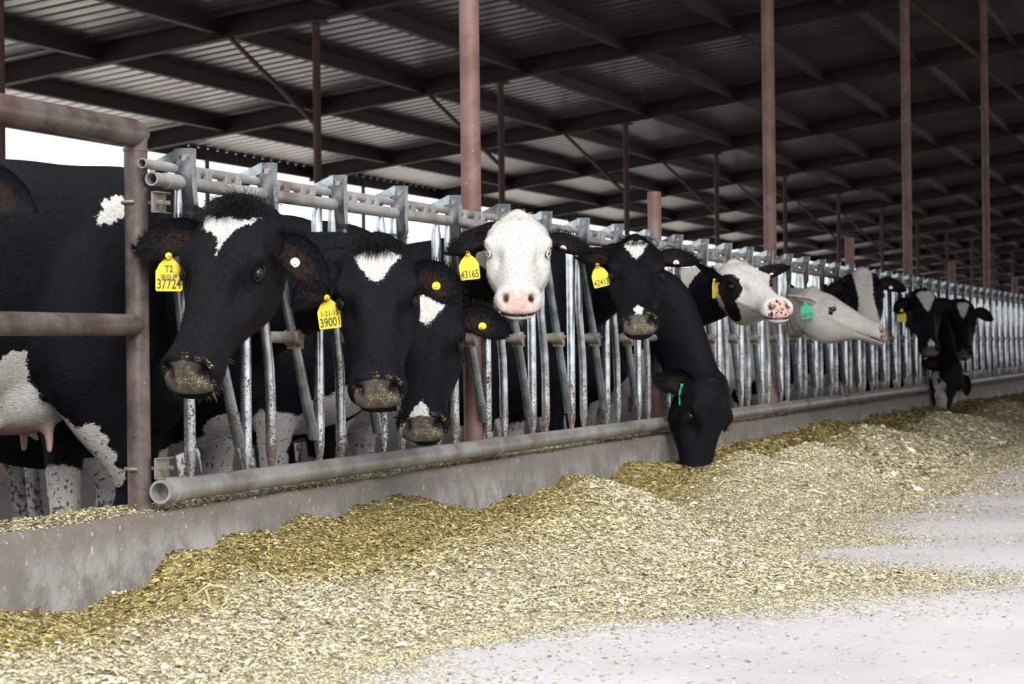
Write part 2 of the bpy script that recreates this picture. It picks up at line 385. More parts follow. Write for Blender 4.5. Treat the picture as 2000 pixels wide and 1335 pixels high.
# ------------------------------------------------------------------ self-locking stanchion panels
Z_TOP, Z_BOT = 1.20, .300
def lock_panel():
    root = empty('stanchion_panel', (S0, 0, CURB_T)); O = Vector((0, 0, -CURB_T))
    def t(pts, r, nm, mat, n=14, **k):
        return MB().tube([Vector(p) + O for p in pts], r, n, **k).build(nm, mat, root)
    t([(-.03, -.014, Z_TOP), (PAN - .035, -.014, Z_TOP)], .0205, 'top_rail', M['galv_rail'], 20, hollow=True)
    t([(-.07, -.004, Z_TOP + .042), (PAN - .075, -.004, Z_TOP + .042)], .0145, 'latch_rail', M['galv_rail'], 16, hollow=True)
    t([(-.03, -.030, Z_BOT), (PAN - .035, -.030, Z_BOT)], .034, 'bottom_rail', M['galv_rail'], 24, hollow=True)
    for x0, x1 in ((.03, .10),):
        t([(x0, -.030, Z_BOT), (x1, -.030, Z_BOT)], .0385, 'sleeve', M['galv_rail'], 24)
        t([(x0 + .03, -.014, Z_TOP), (x1 + .04, -.014, Z_TOP)], .0235, 'sleeve', M['galv_rail'], 20)
    r1 = .0175
    for k in range(5):
        a = .03 + .605 * k
        if k: straight_bar(root, a, O)
        # bent bar
        zs = [(.125, Z_TOP - .012), (.125, .93), (.128, .86), (.150, .76), (.176, .66), (.185, .58), (.186, Z_BOT + .09), (.186, Z_BOT + .03)]
        MB().tube([Vector((a + x, -.01, z)) + O for x, z in zs], [.012, r1 * 1.15, r1, r1, r1, r1, r1 * 1.05, .010], 14).build('bent_bar', M['galv'], root)
        # pivoting bar with flattened, cut lower end
        p0, p1 = Vector((a + .190, -.014, 1.115)) + O, Vector((a + .555, -.006, .405)) + O
        b = MB(); q = p0.lerp(p1, .86)
        b.tube([p0, q], r1 * 1.02, 14)
        side = Vector((0, 1, 0)); dn = (p1 - q); e = dn.normalized(); out = e.cross(side).normalized()
        # open channel end
        V = []
        for i, (tt, w, dpt) in enumerate(((0, r1 * 1.02, r1), (.35, r1 * 1.1, r1 * .8), (1, r1 * 1.15, r1 * .7))):
            c = q + dn * tt
            for ang in np.linspace(-2.0, 2.0, 9): V.append(c + side * (w * math.sin(ang)) + out * (-dpt * math.cos(ang)))
        nA = 9; Fc = [(i * nA + k2, i * nA + k2 + 1, (i + 1) * nA + k2 + 1, (i + 1) * nA + k2) for i in range(2) for k2 in range(nA - 1)]
        b.add(V, Fc); b.build('pivot_bar', M['galv_blue'], root)
        # latch: hood over the rod and tapering tongue
        b = MB(); xx = a + .135
        hood = [(-.040, .066, 1.258), (-.040, -.030, 1.298), (.036, -.030, 1.298), (.036, .066, 1.258)]
        V = [Vector(h) + Vector((xx, 0, 0)) + O for h in hood]
        V += [v + Vector((0, 0, -.032)) for v in V]
        b.add(V, [(0, 1, 2, 3), (0, 4, 5, 1), (2, 6, 7, 3), (3, 7, 4, 0)])
        zt = [(-.040, -.026, -.068, 1.298), (-.030, -.022, -.062, 1.262), (-.005, -.012, -.052, 1.19), (.020, -.010, -.046, 1.135), (.034, -.004, -.034, 1.118), (.046, -.002, -.028, 1.085)]
        V = []
        for (dx, ya, yb, z) in zt:
            for (x_, y_) in ((dx + .03, ya + .012), (dx, ya + .012), (dx, yb), (dx + .03, yb)): V.append(Vector((xx + x_, y_, z)) + O)
        Fc = []
        for i in range(len(zt) - 1):
            for k2 in range(3): Fc.append((i * 4 + k2, (i + 1) * 4 + k2, (i + 1) * 4 + k2 + 1, i * 4 + k2 + 1))
        b.add(V, Fc)
        me = b.mesh('latch', M['galv_latch'], smooth=False)
        lt = link(bpy.data.objects.new('latch', me), root)
        md = lt.modifiers.new('t', 'SOLIDIFY'); md.thickness = .004; md.offset = 0
        bb = MB()
        bb.tube([(xx - .040, -.046, 1.270 - CURB_T), (xx + .0, -.046, 1.270 - CURB_T)], .006, 8)
        bb.tube([(xx - .036, -.046, 1.270 - CURB_T), (xx - .044, -.046, 1.270 - CURB_T)], .009, 6)
        bb.build('bolt', M['lock_cap'], lt)
        # clip blocks on the latch rod
        for cx in (.24, .32, .46, .54): MB().box(Vector((a + cx, -.006, Z_TOP + .032)) + O, (.018, .017, .013)).build('rod_clip', M['galv_rail'], root, bevel=.002, smooth=False)
        # short cross pipe and hinge clamp
        MB().tube([Vector((a + .165, -.012, .745)) + O, Vector((a + .375, -.012, .745)) + O], .019, 14).build('cross_pipe', M['cross'], root)
        b = MB(); c = Vector((a + .385, -.012, .745)) + O
        b.tube([c + Vector((-.012, -.026, 0)), c + Vector((-.012, .026, 0))], .026, 12)
        b.box(c + Vector((.006, 0, -.018)), (.014, .024, .02)); b.tube([c + Vector((.0, -.034, .004)), c + Vector((.0, .034, .004))], .007, 6)
        b.build('hinge_clamp', M['lock_cap'], root)
    straight_bar(root, .03 + .605 * 5, O)
    return root
def straight_bar(root, a, O):
    r1 = .0175
    MB().tube([Vector((a, -.006, z)) + O for z in (Z_TOP - .012, 1.13, .42, Z_BOT + .085, Z_BOT + .03)], [.012, r1 * 1.1, r1 * 1.05, r1 * 1.05, .010], 14).build('straight_bar', M['galv'], root)
pan0 = lock_panel()
PLAB = ['galvanised stanchion panel nearest camera, beside the rusty left post', 'galvanised stanchion panel holding the white-faced cow and the grazing black cow',
        'galvanised stanchion panel under the black and white cow looking right', 'galvanised stanchion panel behind the all white cow head',
        'galvanised stanchion panel just past the white and black face', 'galvanised stanchion panel behind the far cows with a yellow and a green tag',
        'distant empty stanchion panel right of the last cow', 'distant empty stanchion panel at the right edge, before the final one', 'farthest stanchion panel at the right edge']
tag(pan0, PLAB[0], 'fence panel', 'self-locking stanchion panels of the feed line')
def copy_tree(o, parent=None):
    c = o.copy(); SC.collection.objects.link(c)
    if parent is not None: c.parent = parent
    for ch in list(o.children): copy_tree(ch, c)
    return c
for k in range(1, 9):
    c = copy_tree(pan0); c.location.x = S0 + PAN * k; c['label'] = PLAB[k]
# ------------------------------------------------------------------ cows
def mat_coat(name, muzzle='dark', stain=.35):
    t = NT(name); a = t.new('ShaderNodeAttribute', attribute_name='rest'); p = a.outputs['Vector']
    w = t.attr('white'); mz = t.attr('skin'); pk = t.attr('pink'); ei = t.attr('earin'); nd = t.attr('nostril')
    n1 = t.noise(p, 55, 3, .6); n2 = t.noise(p, 260, 2, .6); nb = t.noise(p, 6, 4, .6)
    st = t.new('ShaderNodeMapping'); st.inputs['Scale'].default_value = (260, 60, 260); t.lk(p, st.inputs[0])
    hair = t.noise(st.outputs[0], 1.0, 3, .6, .5)
    ww = t.math('ADD', w, t.math('MULTIPLY', t.math('SUBTRACT', n1, .5), .035))
    ww = t.math('ADD', ww, t.math('MULTIPLY', t.math('SUBTRACT', n2, .5), .016))
    wf = t.rng(ww, -.0025, .0025)
    blk = t.mix(t.rng(nb, .35, .7), (.0020, .0023, .0042), (.0044, .0041, .0056))
    blk = t.mix(t.rng(hair, .45, .8, 0, .6), blk, (.0135, .012, .014))  # highlights on the hair ridges, put into the black coat colour
    wht = t.mix(t.rng(hair, .3, .7), (.42, .395, .365), (.64, .62, .60))
    z = t.sep(t.geo('Position'))[2]
    dirtf = t.math('MULTIPLY', t.rng(z, 1.0, .1, .12, 1, smooth=False), t.rng(nb, .42, .66))
    wht = t.mix(t.math('MULTIPLY', dirtf, stain * 1.6, clamp=True), wht, (.30, .235, .18))
    mud = t.rng(t.math('ADD', n1, t.rng(z, .75, -.1, 0, .22, smooth=False)), .70, .74, 0, .85)
    wht = t.mix(mud, wht, (.05, .038, .03))
    col = t.mix(wf, blk, wht)
    # ear lining
    earc = t.mix(t.rng(hair, .4, .6), (.030, .014, .010), (.010, .007, .006))
    earp = t.mix(t.rng(hair, .4, .6), (.52, .36, .28), (.62, .52, .46))
    earc = t.mix(wf, earc, earp)
    col = t.mix(t.rng(ei, .25, .75, 0, .85), col, earc)
    # bare muzzle skin
    dark = t.mix(t.rng(nb, .4, .62), (.048, .040, .038), (.105, .088, .083))
    pinkc = t.mix(t.rng(n1, .4, .66), (.62, .36, .34), (.72, .52, .48))
    if muzzle == 'dark': sk = dark
    elif muzzle == 'pink': sk = pinkc
    else: sk = t.mix(t.rng(n1, .54, .57), pinkc, (.02, .016, .016))
    bits = t.rng(t.math('ADD', n2, t.math('MULTIPLY', t.noise(p, 24, 2), .6)), .98, 1.03)
    sk = t.mix(t.math('MULTIPLY', bits, .35), sk, (.30, .24, .11))
    skf = t.rng(t.math('ADD', mz, t.math('MULTIPLY', t.math('SUBTRACT', n1, .5), .012)), -.002, .003)
    col = t.mix(skf, col, sk)
    col = t.mix(t.rng(pk, 0, 1, 0, .8), col, (.42, .22, .18))
    col = t.mix(t.rng(nd, .2, .8), col, (.012, .008, .008))
    # feed crumbs around the mouth
    cr = t.math('MULTIPLY', t.rng(t.math('ADD', t.attr('crumb'), t.math('MULTIPLY', t.math('SUBTRACT', t.noise(p, 24, 2), .5), 3.2)), .85, 1.15), t.rng(n2, .56, .61))
    col = t.mix(cr, col, (.42, .33, .13))
    rough = t.math('SUBTRACT', t.math('ADD', .58, t.math('MULTIPLY', wf, .22)), t.math('MULTIPLY', skf, .28))
    bp = t.bump(t.math('ADD', hair, t.math('MULTIPLY', n1, .5)), .7, .005)
    bp = t.bump(t.math('MULTIPLY', n2, skf), .5, .003, bp)
    return t.out(col, rough, 0, bp, **{'Sheen_Weight': .0, 'Sheen_Roughness': .5, 'Specular_IOR_Level': .10})
M['coat_dark'] = mat_coat('cow_coat_dark_muzzle', 'dark')
M['coat_pink'] = mat_coat('cow_coat_pink_muzzle', 'pink')
M['coat_spot'] = mat_coat('cow_coat_spotted_muzzle', 'spot')
def simple(name, col, rough=.5, metal=0, **k):
    t = NT(name); return t.out(col, rough, metal, **k)
M['eye'] = simple('eye_dark', (.010, .005, .004), .10, 0, Specular_IOR_Level=.35)
M['eye_blue'] = simple('eye_pale', (.05, .06, .09), .06)
M['lid'] = simple('eye_lid_skin', (.009, .007, .007), .6, 0, Specular_IOR_Level=.12)
M['lid_pink'] = simple('eye_lid_pink', (.52, .42, .38), .6)
M['tag_y'] = simple('tag_yellow', (.83, .62, .035), .4)
M['tag_g'] = simple('tag_green', (.03, .50, .27), .4)
M['tag_w'] = simple('button_white', (.80, .80, .76), .35)
M['ink'] = simple('tag_ink', (.10, .075, .03), .6)
def mat_fur():
    t = NT('short_fur'); w = t.attr('w'); r = t.attr('r')
    c = t.mix(w, t.mix(r, (.0025, .0025, .003), (.012, .0105, .0115)), t.mix(r, (.42, .39, .35), (.70, .68, .66)))
    return t.out(c, .6, 0, Specular_IOR_Level=.14)
M['fur'] = mat_fur()
M['hair_b'] = simple('hair_black', (.006, .005, .005), .5, 0, Specular_IOR_Level=.25)
M['hair_w'] = simple('hair_white', (.66, .60, .52), .55)
M['hair_t'] = simple('hair_tan', (.42, .36, .28), .55)
def cr_closed(cp, n):
    """periodic Catmull-Rom through control points -> n points"""
    cp = np.array(cp, float); m = len(cp); u = np.linspace(0, m, n, endpoint=False); i = u.astype(int); f = (u - i)[:, None]
    p0, p1, p2, p3 = cp[(i - 1) % m], cp[i % m], cp[(i + 1) % m], cp[(i + 2) % m]
    return .5 * ((2 * p1) + (-p0 + p2) * f + (2 * p0 - 5 * p1 + 4 * p2 - p3) * f ** 2 + (-p0 + 3 * p1 - 3 * p2 + p3) * f ** 3)
def resample(rows, m):
    """smooth interpolation of station rows (list of equal-length vectors), first column monotone"""
    R = np.array(rows, float); k = len(R); u = np.linspace(0, k - 1, m); i = np.clip(u.astype(int), 0, k - 2); f = (u - i)[:, None]
    g = lambda j: R[np.clip(j, 0, k - 1)]
    p0, p1, p2, p3 = g(i - 1), g(i), g(i + 1), g(i + 2)
    return .5 * ((2 * p1) + (-p0 + p2) * f + (2 * p0 - 5 * p1 + 4 * p2 - p3) * f ** 2 + (-p0 + 3 * p1 - 3 * p2 + p3) * f ** 3)
def rings_to_mesh(rings):
    m, n = len(rings), len(rings[0]); V = np.concatenate(rings)
    Fc = [(i * n + k, i * n + (k + 1) % n, (i + 1) * n + (k + 1) % n, (i + 1) * n + k) for i in range(m - 1) for k in range(n)]
    Fc += [tuple(reversed(range(n))), tuple((m - 1) * n + k for k in range(n))]
    return V, Fc
# head stations: y, ztop, zbot, half width upper, half width mid, half width lower
HEAD = [(-.075, -.055, -.17, .060, .066, .045), (-.03, -.008, -.215, .094, .104, .060), (.03, .016, -.24, .114, .126, .072), (.09, .022, -.262, .122, .124, .080),
        (.15, .018, -.275, .122, .120, .086), (.20, .010, -.272, .112, .118, .084), (.26, .000, -.245, .088, .112, .076), (.32, -.010, -.212, .072, .098, .064),
        (.38, -.018, -.186, .064, .085, .055), (.43, -.022, -.170, .061, .079, .052), (.475, -.022, -.162, .068, .085, .056), (.510, -.027, -.158, .077, .092, .058),
        (.538, -.040, -.155, .078, .090, .056), (.560, -.060, -.150, .068, .079, .050), (.578, -.084, -.142, .050, .058, .042), (.587, -.104, -.130, .028, .032, .026)]
def head_geo():
    R = resample(HEAD, 56); rings = []
    for (y, zt, zb, wu, wm, wl) in R:
        h = zt - zb
        cp = [(0, zt), (wu * .55, zt - h * .02), (wu, zt - h * .17), (wm, zt - h * .42), (wm * .93, zt - h * .65), (wl, zt - h * .86), (wl * .5, zb + h * .02), (0, zb)]
        cp = cp + [(-x, z) for (x, z) in reversed(cp[1:-1])]
        c = cr_closed(cp, 40)
        rings.append(np.stack([c[:, 0], np.full(40, y), c[:, 1]], 1))
    return rings_to_mesh(rings)
def sculpt_head(h):
    """displace points given in head space (x lateral, y nose-ward, z dorsal)"""
    x, y, z = h[:, 0].copy(), h[:, 1], h[:, 2]; ax = np.abs(x); sx = np.sign(x)
    def g(cx, cy, cz, r, ry=None, rz=None): return np.exp(-(((ax - cx) / r) ** 2 + ((y - cy) / (ry or r)) ** 2 + ((z - cz) / (rz or r)) ** 2))
    d = np.zeros_like(h)
    m = (y > -.1) & (y < .62)
    # orbit ridge, socket, cheek
    orb = g(.118, .165, -.022, .030, .050, .030); d[:, 0] += sx * orb * .017; d[:, 2] += orb * .015
    sock = g(.122, .192, -.052, .020, .026, .019); d[:, 0] -= sx * sock * .011; d[:, 2] -= sock * .006
    tf = g(.112, .10, -.045, .022, .035, .028); d[:, 0] -= sx * tf * .012
    cb = g(.118, .225, -.085, .020, .05, .018); d[:, 0] += sx * cb * .007
    d[:, 2] -= g(.052, .10, .03, .03, .05, .04) * -.004
    d[:, 2] -= np.exp(-((ax / .030) ** 2 + ((y - .14) / .07) ** 2)) * (z > -.05) * .007   # dished forehead
    hol = g(.088, .265, -.035, .024, .06, .03); d[:, 0] -= sx * hol * .016; d[:, 2] -= hol * .012  # hollow before the eye
    d[:, 0] += sx * g(.112, .165, -.17, .03, .06, .05) * .010           # jaw muscle
    fc = g(.108, .30, -.105, .03, .12, .012); d[:, 0] += sx * fc * .008  # facial crest
    # poll bump
    d[:, 2] += np.exp(-((ax / .055) ** 2 + ((y + .02) / .045) ** 2)) * (z > -.09) * .034
    d[:, 1] -= np.exp(-((ax / .055) ** 2 + ((y + .02) / .05) ** 2)) * (z > -.09) * .012
    # nostrils
    nw = g(.064, .530, -.058, .022, .026, .024); d[:, 0] += sx * nw * .010; d[:, 1] += nw * .004; d[:, 2] += g(.050, .515, -.03, .02, .018, .02) * .006
    # comma shape nostril: hole
    nos = g(.050, .548, -.060, .0125, .022, .020); d[:, 1] -= nos * .026; d[:, 2] -= nos * .012; d[:, 0] -= sx * nos * .006
    # mouth line
    zm = -.118 + .02 * np.clip((.56 - y) / .2, 0, 1) * -1
    ml = np.exp(-((z - zm) / .0065) ** 2) * np.clip((y - .36) / .05, 0, 1) * m
    d[:, 0] -= sx * ml * .008 * (ax > .02); d[:, 1] -= ml * .012 * (y > .54)
    # chin, lips
    d[:, 2] -= np.exp(-((ax / .03) ** 2 + ((y - .53) / .03) ** 2 + ((z + .155) / .03) ** 2)) * .008
    d[:, 2] -= np.exp(-((ax / .03) ** 2 + ((y - .40) / .06) ** 2 + ((z + .185) / .03) ** 2)) * -.008
    ph = np.exp(-((ax / .004) ** 2 + ((y - .575) / .02) ** 2 + ((z + .095) / .022) ** 2)); d[:, 1] -= ph * .004
    return h + d * m[:, None]
def ear_geo(side, droop, fold):
    """leaf-shaped cupped ear in head space; opens forward. returns V, F, earin"""
    n, m = 22, 15; L = .195; V = []; E = []
    for layer in (0, 1):
        for i in range(n):
            u = i / (n - 1)
            wd = .012 + .062 * math.sin(math.pi * min(1, (u * .90 + .06)) ** 1.12) ** .75
            if u > .86: wd *= max(.05, math.sqrt(max(0, 1 - ((u - .86) / .141) ** 2)))
            roll = fold * (1 - u) ** 1.3
            for j in range(m):
                s = (j / (m - 1)) * 2 - 1
                ang = s * (.62 + roll * 1.5)
                r = wd / max(.35, math.sin(min(1.5, .62 + roll * 1.5)))
                a = r * math.sin(ang); c = r * (1 - math.cos(ang))
                th = (.0045 if layer else -.0035) * (1 - .75 * abs(s) ** 3) * (1 - .5 * u)
                # local: lateral = along L, vertical = a, depth = c (rim toward viewer/dorsal-forward)
                lat = .095 + u * L; ver = -a * 1.0 - .045 * u * u * (1 + droop); dep = c - th - .012 * math.sin(u * 3.1)
                V.append((side * lat, .075 + .0 - ver, -.075 + dep)); E.append(max(0., 1 - (s / .75) ** 2) * max(0., 1 - ((u - .42) / .42) ** 2) if layer == 0 else 0.0)
    Fc = []; A = n * m
    for i in range(n - 1):
        for j in range(m - 1):
            q = (i * m + j, (i + 1) * m + j, (i + 1) * m + j + 1, i * m + j + 1)
            Fc.append(q); Fc.append(tuple(A + k for k in reversed(q)))
    rim = [i * m for i in range(n)] + [(n - 1) * m + j for j in range(1, m)] + [i * m + m - 1 for i in range(n - 2, -1, -1)]
    for a, b in zip(rim[:-1], rim[1:]): Fc.append((a, b, b + A, a + A))
    return np.array(V), Fc, np.array(E)
TORSO = [(-1.67, 1.33, 1.08, .06), (-1.63, 1.42, .92, .16), (-1.50, 1.46, .80, .24), (-1.30, 1.46, .76, .275), (-1.08, 1.47, .76, .275), (-.80, 1.43, .66, .33), (-.45, 1.42, .60, .36),
         (-.15, 1.44, .57, .33), (.08, 1.42, .62, .27), (.26, 1.32, .68, .21), (.38, 1.18, .78, .12)]
def torso_geo():
    R = resample(TORSO, 48); rings = []
    for (f, zt, zb, w) in R:
        w *= .88; h = zt - zb; k = min(1, max(0, (f + 1.2) / 1.4))
        cp = [(0, zt), (w * (.42 - .18 * k), zt - h * .035), (w * (.80 - .18 * k), zt - h * .15), (w * .98, zt - h * .40), (w, zt - h * .62), (w * .78, zt - h * .86), (w * .38, zb + h * .02), (0, zb)]
        cp = cp + [(-x, z) for (x, z) in reversed(cp[1:-1])]
        c = cr_closed(cp, 36); rings.append(np.stack([c[:, 0], np.full(36, f), c[:, 1]], 1))
    return rings_to_mesh(rings)
def tube_geo(st, n=18, sub=5, lat=None):
    """st: rows (x,y,z, rx (lateral), ry (fore-aft / other)); path smooth"""
    R = resample(st, (len(st) - 1) * sub + 1); rings = []; P3 = R[:, :3]
    T = np.gradient(P3, axis=0); T /= np.linalg.norm(T, axis=1)[:, None]
    for i in range(len(R)):
        L = np.array(lat[i * (len(lat) - 1) // max(1, len(R) - 1)] if lat is not None else (1., 0, 0)); t = T[i]
        L = L - t * L.dot(t); L /= np.linalg.norm(L); B = np.cross(t, L)
        w = np.linspace(0, 2 * math.pi, n, endpoint=False)
        rings.append(P3[i] + np.outer(np.cos(w), L) * R[i, 3] + np.outer(np.sin(w), B) * R[i, 4])
    return rings_to_mesh(rings)
def leg_front(sx, st=0.0):
    x = .155 * sx
    return tube_geo([(x * .8, .10, 1.12, .07, .16), (x * 1.05, .10, .92, .085, .15), (x, .06, .74, .075, .095), (x, .04, .58, .052, .060), (x, .045 + st * .3, .46, .046, .050), (x, .03 + st * .5, .38, .034, .036),
                     (x, .02 + st * .8, .24, .028, .032), (x, .02 + st, .155, .036, .040), (x, .05 + st, .09, .034, .040), (x, .07 + st, .05, .048, .062), (x, .075 + st, 0.0, .054, .072)])
def leg_hind(sx, st=0.0):
    x = .175 * sx
    return tube_geo([(x * .6, -1.34, 1.32, .10, .17), (x * .95, -1.33, 1.12, .13, .22), (x * 1.15, -1.28, .92, .105, .20), (x * 1.1, -1.33 + st * .2, .76, .07, .125), (x, -1.43 + st * .5, .62, .046, .072),
                     (x, -1.50 + st * .8, .52, .043, .058), (x, -1.475 + st * .9, .44, .036, .046), (x, -1.45 + st, .30, .030, .036), (x, -1.43 + st, .17, .037, .044), (x, -1.40 + st, .10, .035, .042), (x, -1.38 + st, .05, .048, .064), (x, -1.375 + st, 0, .054, .074)])
def ell_geo(c, r, n=14):
    V = []; 
    for i in range(1, n):
        a = math.pi * i / n
        V.append([(c[0] + r[0] * math.sin(a) * math.cos(b), c[1] + r[1] * math.sin(a) * math.sin(b), c[2] + r[2] * math.cos(a)) for b in np.linspace(0, 2 * math.pi, 2 * n, endpoint=False)])
    return rings_to_mesh([np.array(v) for v in V])
def merge(parts):
    V = []; Fc = []; n = 0
    for v, f in parts:
        V.append(np.asarray(v, float)); Fc += [tuple(i + n for i in q) for q in f]; n += len(v)
    return np.concatenate(V), Fc
def remesh(V, Fc, vox):
    me = bpy.data.meshes.new('tmp'); me.from_pydata([tuple(v) for v in V], [], Fc); me.update()
    o = link(bpy.data.objects.new('tmp', me)); md = o.modifiers.new('r', 'REMESH'); md.mode = 'VOXEL'; md.voxel_size = vox; md.adaptivity = 0
    dg = bpy.context.evaluated_depsgraph_get(); ev = o.evaluated_get(dg); m2 = ev.to_mesh()
    nv = len(m2.vertices); co = np.empty(nv * 3, np.float32); m2.vertices.foreach_get('co', co)
    nf = len(m2.polygons); lv = np.empty(len(m2.loops), np.int32); m2.loops.foreach_get('vertex_index', lv)
    ls = np.empty(nf, np.int32); m2.polygons.foreach_get('loop_start', ls); lt = np.empty(nf, np.int32); m2.polygons.foreach_get('loop_total', lt)
    ne = len(m2.edges); ed = np.empty(ne * 2, np.int32); m2.edges.foreach_get('vertices', ed)
    ev.to_mesh_clear(); bpy.data.objects.remove(o); bpy.data.meshes.remove(me)
    assert (lt == 4).all()
    return co.reshape(-1, 3).astype(float), lv.reshape(-1, 4), ed.reshape(-1, 2)
def smooth(co, ed, it, wt=None):
    n = len(co); deg = np.bincount(ed.ravel(), minlength=n).astype(float)[:, None]
    for _ in range(it):
        for lam in (.55, -.53) if it > 12 else (.5,):
            s = np.zeros_like(co)
            for k in range(3):
                s[:, k] = np.bincount(ed[:, 0], co[ed[:, 1], k], n) + np.bincount(ed[:, 1], co[ed[:, 0], k], n)
            d = (s / deg - co) * lam
            co = co + (d if wt is None else d * wt)
    return co
def frame_from(alpha, tau, rho, up=None):
    """head axes from the view: alpha = image angle of the nose from straight down (deg, + right), tau = nose toward viewer, rho = roll"""
    a, t, r = map(math.radians, (alpha, tau, rho))
    Y = ((R_IMG * math.sin(a) - U_IMG * math.cos(a)) * math.cos(t) + T_IMG * math.sin(t)).normalized()
    Z = (T_IMG - Y * T_IMG.dot(Y)).normalized()
    Z = Matrix.Rotation(r, 3, Y) @ Z
    return Y, Z.normalized()
def sd_noise(p, seed, sc):
    r = np.random.default_rng(seed); w = np.zeros(len(p))
    for k in range(9):
        d = r.normal(size=3); d /= np.linalg.norm(d); w += np.sin(p @ d * sc * r.uniform(.6, 1.7) + r.uniform(0, 6.28))
    return w / 9 ** .5 * .7
def poly_sd(px, py, poly):
    """signed distance (positive inside) to a polygon"""
    poly = np.array(poly, float); d = np.full(len(px), 1e9); ins = np.zeros(len(px), bool); n = len(poly)
    for i in range(n):
        a, b = poly[i], poly[(i + 1) % n]; e = b - a; t = np.clip(((px - a[0]) * e[0] + (py - a[1]) * e[1]) / (e @ e), 0, 1)
        d = np.minimum(d, np.hypot(px - a[0] - e[0] * t, py - a[1] - e[1] * t))
        c = ((a[1] <= py) != (b[1] <= py)); xx = a[0] + (py - a[1]) / (e[1] if abs(e[1]) > 1e-9 else 1e-9) * e[0]; ins ^= c & (px < xx)
    return np.where(ins, d, -d)
FLOOR = -.27
def strands(name, roots, dirs, length, rad, mat, parent, grav=.3, jit=.35, seg=4, seed=1):
    """thin tapered blades, one mesh"""
    r = np.random.default_rng(seed); n = len(roots); roots = np.asarray(roots, float); dirs = np.asarray(dirs, float)
    d = dirs + r.normal(size=(n, 3)) * jit; d /= np.linalg.norm(d, axis=1)[:, None]
    L = length * r.uniform(.55, 1.2, n); V = np.zeros((n, seg + 1, 3, 3)); p = roots.copy()
    sd = np.cross(d, r.normal(size=(n, 3))); sd /= np.linalg.norm(sd, axis=1)[:, None]; s2 = np.cross(d, sd)
    for i in range(seg + 1):
        u = i / seg; rr = rad * (1 - u * .9)
        for k in range(3):
            w = 2 * math.pi * k / 3; V[:, i, k] = p + sd * (math.cos(w) * rr) + s2 * (math.sin(w) * rr)
        p = p + d * (L / seg)[:, None]; d = d + np.array([0, 0, -grav / seg]) + r.normal(size=(n, 3)) * .05; d /= np.linalg.norm(d, axis=1)[:, None]
    base = (np.arange(n) * (seg + 1) * 3)[:, None, None]
    i, k = np.meshgrid(np.arange(seg), np.arange(3), indexing='ij'); a = (i * 3 + k).ravel(); b2 = (i * 3 + (k + 1) % 3).ravel()
    q = np.stack([a, b2, b2 + 3, a + 3], 1)[None] + base
    me = np_mesh(name, V.reshape(-1, 3), q.reshape(-1, 4), mat)
    return link(bpy.data.objects.new(name, me), parent)
def digits(txt, size, parent, loc_m, mat, nm='printed_number'):
    c = bpy.data.curves.new(nm, 'FONT'); c.body = txt; c.size = size; c.align_x = 'CENTER'; c.align_y = 'CENTER'; c.extrude = .0004; c.offset = size * .012
    o = link(bpy.data.objects.new('tmp', c)); dg = bpy.context.evaluated_depsgraph_get(); me = bpy.data.meshes.new_from_object(o.evaluated_get(dg)); bpy.data.objects.remove(o)
    me.name = nm; me.materials.clear(); me.materials.append(mat); o = link(bpy.data.objects.new(nm, me), parent); o.matrix_local = loc_m; return o
def ear_tag(root, mw, mat, text, lines=(), w=.073, h=.072, bend=0.0):
    """mw: local matrix; tag hangs along -Y of the matrix, face +Z"""
    prof = [(-.007, .030), (.007, .030), (.010, .018), (w * .36, .002), (w / 2, -.018), (w / 2, -h + .004), (w / 2 - .004, -h), (-w / 2 + .004, -h), (-w / 2, -h + .004), (-w / 2, -.018), (-w * .36, .002), (-.010, .018)]
    b = MB(); n = len(prof); zz = lambda x, y: bend * (x * x * 30 + y * y * 3)
    b.add([(x, y, .0012 + zz(x, y)) for x, y in prof] + [(x, y, -.0012 + zz(x, y)) for x, y in prof], [tuple(reversed(range(n))), tuple(range(n, 2 * n))] + [(i, (i + 1) % n, n + (i + 1) % n, n + i) for i in range(n)])
    b.tube([(0, .024, .0), (0, .024, .010)], .009, 12)
    o = b.build('ear_tag', mat, root, smooth=False); o.matrix_local = mw
    if text: digits(text, .034, o, Matrix.Translation((0, -h + .019, .0022)) @ Matrix.Diagonal((.78, 1.12, 1, 1)), M['ink'])
    for i, (tx, s, y) in enumerate(lines): digits(tx, s, o, Matrix.Translation((0, y, .0022)) @ Matrix.Diagonal((.8, 1, 1, 1)), M['ink'], 'handwriting')
    return o
